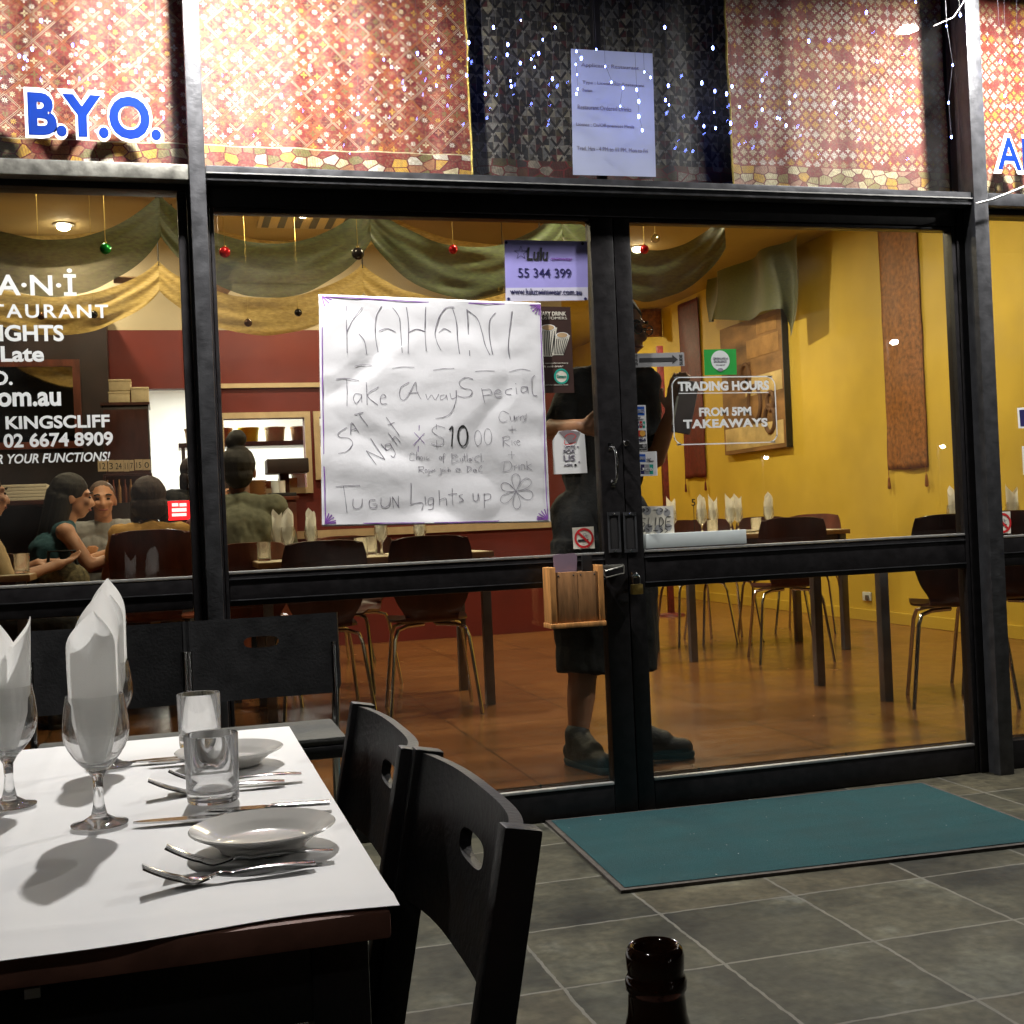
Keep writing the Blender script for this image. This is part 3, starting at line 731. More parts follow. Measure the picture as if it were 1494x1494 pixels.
# fixed side windows
def side_window(x0, x1, zt, zr0, zr1, label):
    w = thing('side_window', label, 'window', ((x0+x1)/2, 4.06, 0))
    fr_box('jamb', 'frame', x0, x0+.03, 4.04, 4.09, .0, zt, w); fr_box('jamb', 'frame', x1-.03, x1, 4.04, 4.09, .0, zt, w)
    fr_box('middle_rail', 'frame', x0+.031, x1-.031, 4.035, 4.092, zr0, zr1, w)
    fr_box('bottom_rail', 'frame', x0+.031, x1-.031, 4.035, 4.092, 0, .11, w)
    fr_box('glazing_bead', 'bead', x0+.031, x1-.031, 4.034, 4.052, zr1+.001, zr1+.009, w, .001)
    fr_box('glazing_bead', 'frame_grey', x0+.031, x1-.031, 4.031, 4.0345, zr0+.05, zr0+.053, w, 0)
    fr_box('upper_pane', 'pane', x0+.031, x1-.031, 4.059, 4.065, zr1+.0095, zt, w, 0)
    fr_box('lower_pane', 'pane', x0+.031, x1-.031, 4.059, 4.065, .1105, zr0-.0005, w, 0)
    return w
side_window(-2.2, .095, 2.147, .807, .905, 'fixed window left of the left post, lettered in white vinyl')
side_window(3.053, XW, 2.147, .785, .895, 'fixed window right of the right post, at the frame edge')
# sliding doors
def sliding_door(x0, x1, ls, rs, zr0, zr1, label):
    w = thing('sliding_door', label, 'door', ((x0+x1)/2, 4.06, 0))
    fr_box('stile', 'frame', x0, x0+ls, 4.036, 4.09, .004, 2.099, w); fr_box('stile', 'frame', x1-rs, x1, 4.036, 4.09, .004, 2.099, w)
    a, c = x0+ls+.001, x1-rs-.001
    fr_box('middle_rail', 'frame', a, c, 4.038, 4.088, zr0, zr1, w); fr_box('bottom_rail', 'frame', a, c, 4.036, 4.09, .004, .104, w)
    fr_box('top_rail', 'frame', a, c, 4.038, 4.088, 2.085, 2.099, w)
    fr_box('glazing_bead', 'bead', a, c, 4.036, 4.055, zr1+.001, zr1+.009, w, .001)
    fr_box('glazing_bead', 'bead', a, c, 4.034, 4.055, .1055, .115, w, .001)
    fr_box('rail_groove', 'frame_grey', a, c, 4.0345, 4.0375, zr0+.018, zr0+.021, w, 0); fr_box('rail_groove', 'frame_grey', a, c, 4.0345, 4.0375, zr1-.018, zr1-.015, w, 0)
    fr_box('upper_pane', 'pane', a, c, 4.059, 4.065, zr1+.0095, 2.0845, w, 0)
    fr_box('lower_pane', 'pane', a, c, 4.059, 4.065, .1155, zr0-.0005, w, 0)
    return w
DL = sliding_door(.166, 1.549, .012, .085, .808, .912, 'left glass sliding door carrying the large handwritten poster')
DR = sliding_door(1.552, 2.951, .062, .018, .787, .912, 'right glass sliding door behind the green mat')
YS = 4.036
def lock_cyl(par, px, py):
    c = A_y(px, py, YS); MB().lathe([(0, -.012), (.010, -.012), (.013, -.008), (.0135, 0)], n=20, mx=Matrix.Translation(c) @ Matrix.Rotation(R(-90), 4, 'X')).build('lock_cylinder', 'chrome', par, w=True)
def flush_pull(par, p0, p1, p2, p3):
    a = A_y(p0, (p1+p3)/2, YS); c = A_y(p2, (p1+p3)/2, YS); zt = A_y((p0+p2)/2, p1, YS).z; zb = A_y((p0+p2)/2, p3, YS).z
    b = MB(); w = .006
    b.box(a.x, c.x, YS-.004, YS-.0005, zb, zb+.012); b.box(a.x, c.x, YS-.004, YS-.0005, zt-.012, zt)
    b.box(a.x, a.x+w, YS-.0038, YS-.0005, zb+.012, zt-.012); b.box(c.x-w, c.x, YS-.0038, YS-.0005, zb+.012, zt-.012)
    h = b.build('pull_surround', 'frame_grey', par, w=True, smooth=False)
    MB().box(a.x+w+.001, c.x-w-.001, YS-.002, YS-.0006, zb+.013, zt-.013).build('recess', 'dark', h, w=True, smooth=False)
    m = MB()
    for z in (zb+.006, zt-.006): m.ell(((a.x+c.x)/2, YS-.0045, z), (.004, .002, .004))
    m.build('screw', 'chrome', h, w=True)
flush_pull(DL, 887, 747, 905, 806); flush_pull(DR, 910, 747, 929, 806)
lock_cyl(DR, 913, 647)
a, c = A_y(890, 652, YS), A_y(894, 705, YS)
b = MB(); b.tube([(a.x, YS+.004, a.z), (a.x+.002, YS-.028, a.z-.004), (a.x+.007, YS-.034, a.z-.02), ((a.x+c.x)/2+.008, YS-.036, (a.z+c.z)/2), (c.x+.003, YS-.034, c.z+.02), (c.x, YS-.028, c.z+.004), (c.x, YS+.004, c.z)], [.006, .005, .0045, .0055, .0045, .005, .006])
b.box(a.x-.009, a.x+.009, YS-.003, YS+.0005, a.z-.012, a.z+.014, .002); b.box(c.x-.009, c.x+.009, YS-.003, YS+.0005, c.z-.014, c.z+.012, .002)
b.build('handle', 'chrome', DL, w=True)
# hasp folded over the left rail and the brass padlock on the right door
a = A_y(880, 843, 4.02); c = A_y(911, 823, 4.02)
b = MB()
b.box(a.x, c.x, 4.024, 4.030, c.z-.012, c.z, .002); b.tube([(c.x-.002, 4.02, c.z-.004), (c.x-.003, 4.02, a.z+.012), (a.x+.012, 4.02, a.z), (a.x+.003, 4.02, a.z+.01), (a.x+.003, 4.02, a.z+.03), (a.x+.012, 4.02, c.z-.02), (c.x-.004, 4.02, c.z-.006)], .0025, 6)
b.build('hasp', 'frame_bare', DL, w=True)
a = A_y(929, 858, 4.015)
t = thing('padlock', 'brass padlock with chrome shackle hanging open on the right door rail', 'padlock', (a.x, 4.015, a.z))
MB().box(-.021, .021, -.010, .010, -.022, .014, .004).build('body', 'brass', t)
b = MB(); b.tube([(-.013, 0, .014), (-.013, 0, .035)] + [(-.013*math.cos(k*math.pi/8), 0, .035+.013*math.sin(k*math.pi/8)) for k in range(1, 8)] + [(.013, 0, .035), (.013, 0, .014)], .0038, 8); b.build('shackle', 'chrome', t)
b = MB(); b.box(-.014, .010, .010, .022, .036, .056, .002); b.lathe([(0, 0), (.005, 0), (.005, .006), (0, .006)], (-.012, .004, .05)); b.build('staple', 'chrome', t)

# ================================================================ curtains
def curtain(name, label, x0, x1, y, z0, m, seed, trim=()):
    t = thing(name, label, 'curtain', (x0, y, z0)); Wd, H = x1-x0, 3.18-z0
    def fn(u, v):
        x = u*Wd
        f = .005*math.sin(x*21+seed)+.003*math.sin(x*47+seed*2)+.008*noise.noise(Vector((x*3, v*1.2, seed)))
        hem = .006*noise.noise(Vector((x*5, seed, 0)))*(1-v)
        return Vector((x + .006*noise.noise(Vector((v*9, seed, u*2)))*(1 if u in (0., 1.) else .3), f, v*H+hem))
    b = MB(); b.sheet(fn, max(40, int(Wd*90)), 40); o = b.build('cloth', m, t, smooth=True, ang=180)
    for e in trim:
        b = MB(); b.tube([fn(e, v/30.) + Vector((0, -.003, 0)) for v in range(31)], .004, 6); b.build('gold_edging', 'gold', t)
    return t
ZC = 2.258
curtain('patterned_curtain', 'red lattice patterned curtain behind the blue B.Y.O. lettering', -1.6, .128, 4.15, ZC, 'lattice', 1.3)
curtain('patterned_curtain', 'red lattice patterned curtain right of the left post, gold edged', .132, 1.075, 4.15, ZC, 'lattice', 4.1, (1.,))
curtain('patterned_curtain', 'black curtain with grey diamond pattern behind the blue-lit notice', 1.06, 2.10, 4.185, ZC, 'darkcloth', 2.2)
curtain('patterned_curtain', 'red curtain with small star flowers left of the right post', 2.075, 3.018, 4.15, ZC, 'star', 5.7, (0.,))
curtain('patterned_curtain', 'red star patterned curtain right of the right post', 3.035, 4.3, 4.15, ZC, 'star', 8.7)

# ================================================================ fairy lights
def fairy(label, x0, x1, y, spots):
    t = thing('fairy_lights', label, 'fairy lights', ((x0+x1)/2, y, 3.08)); org = t.location.copy()
    b = MB(); b.tube([Vector((x0+(x1-x0)*i/24, y, 3.08+.012*math.sin(i*1.7))) - org for i in range(25)], .0016, 5)
    cols = {}
    for p in spots: cols.setdefault(round(p.x/.07), []).append(p)
    for k, ps in cols.items():
        ps.sort(key=lambda q: -q.z)
        pts = [Vector((ps[0].x, y, 3.08))-org] + [q-org+Vector((0, 0, .008)) for q in ps]
        b.tube(pts, .0005, 4)
    b.build('wire', 'wire', t)
    base = None
    for p in spots:
        if base is None:
            base = MB().ell((0, 0, 0), (.0034, .0034, .0062), seg=8).build('bulb', 'led', t); base.location = p-org
        else:
            c = base.copy(); COL.objects.link(c); c.parent = t; c.location = p-org; c.scale = [random.uniform(.6, 1.25)]*3
YF = 3.925
def sp(lst): return [A_y(px, py, YF+random.uniform(-.02, .02)) for px, py in lst]
L1 = [(28, 82), (36, 84), (47, 72), (34, 100), (40, 88), (106, 66), (119, 61), (111, 79), (100, 120), (188, 95), (198, 104), (208, 118), (203, 88), (229, 66), (238, 130), (150, 140), (60, 30), (160, 40)]
L2 = [(350, 88), (360, 110), (408, 80), (452, 96), (455, 120), (410, 140), (431, 60), (523, 142), (522, 166), (560, 87), (571, 98), (609, 78), (640, 58), (643, 76), (640, 98), (637, 125), (684, 62), (683, 86), (681, 110), (526, 190), (330, 60), (380, 150), (590, 130)]
L3 = [(740, 80), (741, 65), (759, 92), (775, 86), (792, 58), (786, 78), (780, 98), (745, 118), (746, 126), (806, 115), (708, 137), (841, 75), (848, 85), (840, 94), (842, 109), (843, 130), (841, 137), (883, 97), (892, 120), (909, 128), (929, 131), (940, 105), (949, 113), (932, 148), (932, 170), (937, 190), (975, 125), (971, 146), (976, 153), (905, 155), (870, 72), (1024, 121), (1043, 133), (1060, 137), (1042, 164), (1027, 184), (1044, 187), (1068, 126), (1079, 156), (1066, 180), (760, 30), (810, 40), (970, 40), (1040, 70), (720, 40)]
L4 = [(1112, 117), (1109, 140), (1112, 160), (1134, 172), (1138, 173), (1147, 183), (1152, 150), (1160, 140), (1217, 150), (1220, 165), (1253, 190), (1300, 140), (1318, 165), (1336, 3), (1381, 38), (1401, 22), (1388, 200), (1384, 150), (1264, 18), (1390, 95), (1466, 140), (1470, 155), (1475, 185), (1460, 90), (1484, 60), (1180, 60), (1280, 90)]
fairy('blue-white fairy lights dangling over the lattice curtain left of the left post', -.6, .09, YF, sp(L1))
fairy('blue-white fairy lights dangling over the lattice curtain between left post and black curtain', .17, 1.06, YF, sp(L2))
fairy('blue-white fairy lights clustered over the black curtain and the paper notice', 1.07, 2.08, YF, sp(L3))
fairy('sparse blue-white fairy lights over the star curtains at the right post', 2.1, 3.5, YF, sp(L4))
a, c = A_y(1424, 297, 3.93), A_y(1500, 270, 3.93)
b = MB(); b.tube([a, a.lerp(c, .3)+Vector((0, 0, -.006)), a.lerp(c, .65)+Vector((0, 0, -.004)), c, c+Vector((.5, 0, .2)), c+Vector((.9, 0, .6))], .004, 8)
tag(b.build('power_cable', 'cable'), 'white power cable rising to the right from the right post', 'cable')
a, c = A_y(1362, 38, 3.93), A_y(1405, 4, 3.93)
b = MB(); b.tube([a, a.lerp(c, .5)+Vector((.02, 0, -.01)), c, c+Vector((.04, 0, .1))], .0022, 6); tag(b.build('lead_wire', 'cable'), 'thin pale wire curling up beside the top of the right post', 'cable')

# ================================================================ lettering on the glass
YV = 4.0585
t = thing('window_lettering', 'white vinyl lettering listing name, nights, web address and phone on left window', 'lettering', (-.2, YV, 1.3))
def vt(body, pl, pb, pr, pt, **k): return ptext('letter_line', body, 'vinyl', t, pl, pb, pr, pt, YV, **k)
vt('A·N·İ', -6, 431, 111, 391, bold=.02); vt('TAURANT', -14, 464, 158, 444, bold=.02, space=1.25); vt('IGHTS', -1, 498, 93, 474, bold=.03)
vt('Late', 1, 528, 64, 505, bold=.03); vt('O.', -12, 562, 18, 541, bold=.03); vt('om.au', -4, 593, 89, 572, bold=.03)
vt('KINGSCLIFF', 8, 625, 160, 606, bold=.03); vt('02 6674 8909', 5, 652, 165, 631, bold=.03); vt('R YOUR FUNCTIONS!', -6, 675, 161, 661, bold=.02, shear=.25)
YU = 4.0665
t2 = thing('transom_lettering', 'blue B.Y.O. letters outlined in white on the upper left pane', 'lettering', (-.2, YU, 2.4))
ptext('outline', 'B.Y.O.', 'vinyl', t2, 36, 206, 238, 131, YU, bold=.075, ext=.0006)
ptext('letter_line', 'B.Y.O.', 'blue', t2, 41, 201, 234, 138, YU-.0012, bold=.04)
ptext('outline', 'Y', 'vinyl', t2, -40, 150, 4, 112, YU, bold=.04)
t3 = thing('transom_lettering', 'blue letters A and I outlined in white on the upper right pane', 'lettering', (3.2, YU, 2.3))
ptext('outline', 'AI', 'vinyl', t3, 1448, 254, 1503, 195, YU, bold=.045, ext=.0006); ptext('letter_line', 'AI', 'blue', t3, 1455, 248, 1498, 201, YU-.0012, bold=.015)
t4 = thing('trading_hours_sign', 'white vinyl trading hours inside a rounded outline on the right door', 'lettering', (2.0, YV, 1.4))
x0, x1 = A_y(982, 598, YV).x, A_y(1132, 598, YV).x; zt, zb = A_y(1057, 550, YV).z, A_y(1057, 647, YV).z; rr = .035
pts = []
for cx, cz, a0 in ((x1-rr, zt-rr, 0), (x0+rr, zt-rr, 90), (x0+rr, zb+rr, 180), (x1-rr, zb+rr, 270)):
    pts += [Vector((cx+rr*math.cos(R(a0+k*15)), YV-.0006, cz+rr*math.sin(R(a0+k*15)))) for k in range(7)]
b = MB(); b.ribbon(pts+[pts[0]], .0055, Vector((0, -1, 0))); b.build('outline', 'vinyl', t4, w=True, smooth=False, fix=False)
ptext('letter_line', 'TRADING HOURS', 'vinyl', t4, 989, 570, 1122, 556, YV, bold=.045)
ptext('letter_line', 'FROM 5PM', 'vinyl', t4, 1020, 607, 1096, 594, YV, bold=.04); ptext('letter_line', 'TAKEAWAYS', 'vinyl', t4, 997, 624, 1120, 611, YV, bold=.045, space=1.1)
b = MB(); q0, q1 = A_y(990, 574, YV), A_y(1121, 572.5, YV); b.ribbon([q0+Vector((0, -.0006, 0)), q1+Vector((0, -.0006, 0))], .004, Vector((0, -1, 0))); b.build('underline', 'vinyl', t4, w=True, smooth=False, fix=False)

# ================================================================ papers and stickers
# big handwritten poster: crumpled sheet on the door glass
YP = 4.045
PC = pquad([(465, 429), (789, 442), (803, 762), (470, 768)], YP)
def pdisp(s, v):
    d = .0032*noise.noise(Vector((s*3.2, v*4.5, 2)))+.0026*noise.noise(Vector((s*2, v*9, 5)))+.0011*noise.noise(Vector((s*9, v*14, 9)))
    d += -.010*math.exp(-((s-.47)/.10)**2)*math.exp(-((1-v)/.05)**2)   # v runs from top to bottom
    crease = abs(noise.noise(Vector((s*1.3+3, v*2.1, 4))))
    return d + .004*max(0, .12-crease)/.12
def poster_pt(s, v, lift=0.):
    p = PC[0].lerp(PC[1], s).lerp(PC[3].lerp(PC[2], s), v)
    return p + Vector((0, pdisp(s, v)-lift, 0))
t = thing('handwritten_poster', 'large crumpled white poster with grey handwriting and purple border on the left door', 'poster', tuple(PC[0].lerp(PC[2], .5)))
b = MB(); b.sheet(lambda u, v: poster_pt(u, v), 110, 120); me = b.mesh('paper'); me = solid(me, .0006); place_mesh('paper', me, 'poster', t, True, True, 180)
ex, ez = PC[1]-PC[0], PC[3]-PC[0]
def pconv(X, Y):
    q = A_y(420+X*.26774, 420+Y*.26774, YP)-PC[0]
    # solve in the sheet's own (s, v)
    det = ex.x*ez.z-ex.z*ez.x; s = (q.x*ez.z-q.z*ez.x)/det; v = (ex.x*q.z-ex.z*q.x)/det
    s2 = s + .0; v2 = v
    return poster_pt(s2, v2, .0012)
BIG = [[(320, 95), (318, 200), (322, 355)], [(405, 105), (360, 165), (322, 235)], [(385, 250), (415, 290), (428, 360)],
 [(510, 100), (480, 160), (475, 250), (490, 350)], [(570, 108), (605, 160), (612, 230), (620, 355)], [(495, 235), (540, 220), (585, 240)],
 [(645, 105), (655, 200), (652, 358)], [(750, 105), (745, 220), (750, 345)], [(655, 245), (700, 225), (748, 240)],
 [(905, 105), (860, 110), (820, 165), (800, 240), (810, 300), (830, 340)], [(895, 108), (915, 180), (920, 270), (930, 362)], [(820, 245), (850, 222), (885, 240)],
 [(975, 115), (980, 230), (985, 372)], [(975, 120), (1030, 165), (1055, 240), (1070, 310), (1095, 368)], [(1130, 135), (1098, 180), (1095, 260), (1110, 365)], [(1220, 128), (1205, 230), (1195, 330), (1203, 388)]]
DASH = [[(362, 428), (400, 418), (455, 422)], [(565, 440), (620, 432), (685, 434)], [(785, 450), (840, 442), (900, 440)], [(1013, 458), (1060, 454), (1118, 456)], [(1197, 460), (1260, 445), (1312, 455)]]
L_TAKE = [[(262, 497), (320, 493), (385, 505)], [(318, 493), (322, 570), (320, 645)], [(395, 580), (365, 578), (355, 605), (370, 630), (395, 600), (398, 580), (400, 625)], [(425, 515), (428, 640)], [(490, 540), (430, 585), (485, 638)], [(500, 605), (530, 595), (515, 580), (500, 600), (505, 632), (535, 630)],
 [(655, 515), (610, 545), (605, 595), (630, 612), (665, 560), (690, 515), (695, 560), (720, 610)], [(650, 575), (705, 570)], [(745, 580), (755, 610), (775, 585), (795, 612), (815, 580)], [(845, 585), (825, 590), (825, 612), (850, 600), (855, 585), (860, 612)], [(875, 575), (882, 605), (905, 600)], [(908, 560), (905, 620), (880, 680), (845, 705), (795, 715)],
 [(1000, 500), (960, 490), (925, 515), (940, 545), (990, 560), (985, 590), (945, 598), (915, 590)], [(1045, 550), (1060, 628)], [(1048, 560), (1090, 555), (1095, 580), (1055, 590)], [(1115, 580), (1150, 570), (1135, 555), (1115, 575), (1125, 597), (1155, 592)], [(1210, 550), (1180, 560), (1178, 580), (1205, 585)], [(1232, 545), (1235, 582)], [(1230, 522), (1232, 528)], [(1290, 540), (1262, 545), (1262, 572), (1288, 565), (1292, 540), (1297, 578)], [(1335, 480), (1318, 500), (1320, 580), (1345, 592)]]
L_SAT = [[(320, 760), (275, 790), (280, 812), (330, 820), (350, 850), (320, 890), (272, 903)], [(340, 800), (345, 735), (385, 790)], [(345, 775), (372, 765)], [(360, 690), (408, 680)], [(385, 690), (432, 752)],
 [(475, 965), (422, 888)], [(422, 888), (522, 938)], [(522, 938), (447, 820)], [(502, 850), (532, 888)], [(550, 850), (525, 858), (535, 885), (560, 868), (550, 850), (578, 900), (568, 925), (555, 915)], [(540, 790), (588, 855)], [(560, 830), (578, 812), (605, 842)], [(530, 705), (600, 805)], [(538, 748), (575, 735)]]
L_STAR = [[(708, 750), (700, 895)], [(680, 790), (735, 850)], [(735, 795), (675, 860)]]
L_PRICE = [[(845, 765), (800, 755), (775, 780), (800, 805), (835, 825), (830, 855), (795, 860), (770, 850)], [(800, 745), (800, 875)], oval(1022, 822, 18, 42), oval(1075, 815, 20, 45)]
L_TEN = [[(868, 778), (886, 762), (880, 868)], oval(940, 810, 27, 56), oval(941, 811, 25, 54)]
L_CURRY = [[(1190, 690), (1155, 675), (1135, 710), (1150, 735), (1180, 728)], [(1195, 700), (1200, 728), (1215, 725), (1218, 700), (1222, 728)], [(1230, 705), (1232, 728)], [(1231, 712), (1245, 702)], [(1250, 702), (1252, 728)], [(1251, 710), (1265, 700)], [(1270, 700), (1272, 722), (1282, 715)], [(1284, 690), (1275, 730), (1258, 735)],
 [(1185, 775), (1225, 775)], [(1205, 755), (1205, 797)], [(1155, 815), (1155, 870)], [(1150, 820), (1185, 812), (1190, 830), (1160, 840), (1190, 868)], [(1203, 835), (1203, 862)], [(1225, 838), (1212, 848), (1225, 862)], [(1230, 850), (1245, 842), (1235, 835), (1228, 850), (1238, 864), (1248, 858)],
 [(1180, 915), (1218, 915)], [(1200, 895), (1200, 935)], [(1160, 955), (1155, 1005)], [(1145, 955), (1185, 950), (1200, 975), (1185, 1000), (1148, 1008)], [(1212, 970), (1214, 998)], [(1213, 980), (1228, 970)], [(1238, 968), (1238, 996)], [(1250, 998), (1250, 970), (1265, 970), (1268, 996)], [(1280, 950), (1282, 998)], [(1305, 965), (1284, 980), (1306, 998)]]
L_CHOICE = [[(680, 905), (660, 905), (655, 940), (680, 940)], [(692, 895), (692, 940)], [(692, 925), (705, 920), (705, 940)], oval(718, 930, 7, 9, 6), [(733, 922), (733, 940)], [(750, 922), (742, 930), (750, 938), (760, 928)], oval(820, 930, 7, 9, 6), [(845, 905), (836, 912), (836, 955)], [(828, 925), (846, 922)],
 [(880, 905), (880, 962)], [(880, 908), (910, 915), (885, 932), (915, 945), (882, 960)], [(925, 930), (928, 948), (938, 945), (938, 930)], [(948, 905), (950, 948)], [(940, 922), (960, 920)], [(962, 905), (964, 948)], [(970, 938), (982, 932), (974, 948), (985, 946), (990, 930), (998, 932)], [(1030, 915), (1008, 925), (1005, 945), (1025, 950)], [(1037, 905), (1037, 950)], [(1050, 945), (1048, 955)],
 [(705, 975), (703, 1010)], [(700, 978), (728, 978), (725, 992), (705, 995), (730, 1010)], oval(742, 1000, 6, 8, 6), [(757, 990), (757, 1015), (748, 1022)], [(770, 995), (765, 1002), (772, 1006), (776, 995), (782, 1000), (790, 990)], [(820, 985), (822, 1015), (808, 1025)], oval(834, 998, 6, 7, 6), [(850, 990), (843, 996), (850, 1004)], [(860, 980), (860, 1005)], [(860, 995), (870, 992), (872, 1005)], oval(912, 995, 10, 9, 6), [(922, 985), (930, 1005)], [(965, 975), (962, 1010)], [(958, 975), (985, 985), (965, 1010)], oval(1003, 1000, 7, 8, 6), [(1010, 993), (1014, 1008)], [(1040, 970), (1022, 1000), (1045, 1008)]]
L_TUGUN = [[(258, 1085), (320, 1078), (388, 1078)], [(300, 1082), (310, 1150), (318, 1225)], [(352, 1150), (350, 1190), (370, 1205), (395, 1190), (400, 1150)], [(470, 1155), (440, 1160), (440, 1195), (470, 1200), (478, 1180), (455, 1180)], [(500, 1145), (500, 1185), (520, 1198), (545, 1180), (548, 1140)], [(565, 1200), (560, 1140)], [(560, 1140), (592, 1195)], [(592, 1195), (592, 1135)],
 [(660, 1065), (658, 1182)], [(658, 1182), (720, 1175), (716, 1215)], [(735, 1140), (737, 1185)], [(775, 1145), (752, 1155), (755, 1185), (778, 1175), (778, 1145), (775, 1205), (750, 1212)], [(810, 1105), (812, 1188)], [(812, 1160), (845, 1150), (850, 1190)], [(880, 1095), (882, 1190)], [(858, 1130), (905, 1125)], [(935, 1130), (915, 1138), (930, 1152), (938, 1165), (915, 1172)], [(990, 1125), (992, 1160), (1012, 1165), (1018, 1125), (1022, 1165)], [(1050, 1125), (1050, 1205)], [(1050, 1130), (1082, 1130), (1080, 1155), (1050, 1165)]]
def petal_line(a, L, w):
    out = []
    for i in range(13):
        th = math.pi*i/12*2; r = L*math.sin(th/2); off = w*math.sin(th)
        out.append((1220+r*math.cos(a)-off*math.sin(a), 1115+r*math.sin(a)+off*math.cos(a)))
    return out
L_FLOWER = [petal_line(R(d), Ln, w) for d, Ln, w in ((-90, 96, 22), (-40, 100, 24), (18, 92, 26), (88, 96, 20), (145, 98, 22), (-155, 85, 22))]
L_BORDER = [[(205, 48), (450, 60), (700, 76), (1050, 84), (1375, 94)], [(1375, 94), (1374, 400), (1380, 700), (1378, 1000), (1386, 1268)], [(200, 1286), (500, 1284), (800, 1284), (1100, 1278), (1386, 1266)], [(186, 215), (188, 480), (192, 700), (198, 1000), (205, 1280)]]
L_BURST = []
for cx, cy_, angs in ((1375, 92, (100, 120, 140, 160, 178)), (1384, 1270, (-88, -105, -125, -145, -165, -178)), (203, 1283, (-88, -70, -52, -35, -15, -2)), (185, 45, (20, 45, 75))):
    for a in angs: L_BURST.append([(cx, cy_), (cx+58*math.cos(R(a)), cy_+58*math.sin(R(a)))])
M['poster_ink'] = M['ink']
strokes('heading', 'ink', t, BIG, pconv, .0034); strokes('dashes', 'ink', t, DASH, pconv, .0022)
for nm, ln in (('letter_line', L_TAKE), ('letter_line', L_SAT[:5]), ('letter_line', L_SAT[5:]), ('letter_line', L_TUGUN)): strokes(nm, 'ink', t, ln, pconv, .0026)
for ln in (L_PRICE, L_CURRY[:8], L_CURRY[8:10], L_CURRY[10:15], L_CURRY[15:17], L_CURRY[17:], L_CHOICE[:9], L_CHOICE[9:18], L_CHOICE[18:]): strokes('letter_line', 'ink', t, ln, pconv, .0019); strokes('star', 'purple_ink', t, L_STAR, pconv, .0022)
strokes('price_digits', 'black_ink', t, L_TEN, pconv, .0058); strokes('flower_drawing', 'ink', t, L_FLOWER, pconv, .0020)
strokes('border', 'purple_ink', t, L_BORDER, pconv, .0042); [strokes('corner_burst', 'purple_ink', t, L_BURST[i:j], pconv, .0048) for i, j in ((0, 5), (5, 11), (11, 17), (17, 20))]

def sheet_thing(name, label, cat, corners, y, m, part='paper', th=.001):
    q = pquad(corners, y); c = q[0].lerp(q[2], .5)
    t = thing(name, label, cat, tuple(c)); card(part, m, t, corners, y, th); return t
# lavender shop notice
t = sheet_thing('paper_notice', 'lavender notice, blue light put into its colour, with a star, phone number and web address above the big poster', 'notice', [(736, 350), (857, 352), (858, 438), (738, 440)], 4.052, 'lav')
card('pale_foot', 'lavwhite', t, [(738, 420), (857.6, 419), (858, 438), (738, 440)], 4.0514, .0005)
ptext('letter_line', 'Lulu', 'black_ink', t, 768, 380.5, 800, 361, 4.051, bold=.02, shear=.2); ptext('letter_line', '55 344 399', 'navy', t, 756, 405, 833, 391.5, 4.051)
ptext('letter_line', 'www.luluswimwear.com.au', 'navy', t, 744, 430, 848, 421, 4.0505); ptext('letter_line', 'swimwear', 'purple_ink', t, 804, 380, 835, 375, 4.051)
st = [(760+ (10 if k % 2 == 0 else 4)*math.sin(R(k*36)), 369-(10 if k % 2 == 0 else 4)*math.cos(R(k*36))) for k in range(11)]
strokes('star', 'navy', t, [[st[k], st[k+1]] for k in range(10)], lambda X, Y: A_y(X, Y, 4.051), .0018)
for px, py in ((737.5+1, 354), (850, 355.5), (742, 436), (854, 436)): disc('tack', 'navy', t, (px, py), 2.1, 4.0508)
# notice on the upper glass
t = sheet_thing('paper_notice', 'tall licence notice, fairy-light blue painted into its paper, on the upper glass before the black curtain', 'notice', [(833, 71), (952, 78), (957, 258), (836, 255)], 4.056, 'bluelit_paper')
for body, pl, pb, pr, pt in (('Applicant : Restaurant', 848, 101, 932, 94), ('Type : Licence for Restaurant', 850, 126, 940, 120), ('Premises', 850, 134, 864, 129), ('Restaurant Ordered Drinks', 843, 161, 921, 154.5), ('Licence : On/Off-premises Meals', 841, 187, 925, 180.5), ('Trad. Hrs - 4 PM to 11 PM, Mon to Fri', 842, 222, 945, 215)):
    ptext('letter_line', body, 'ink', t, pl, pb, pr, pt, 4.0555)
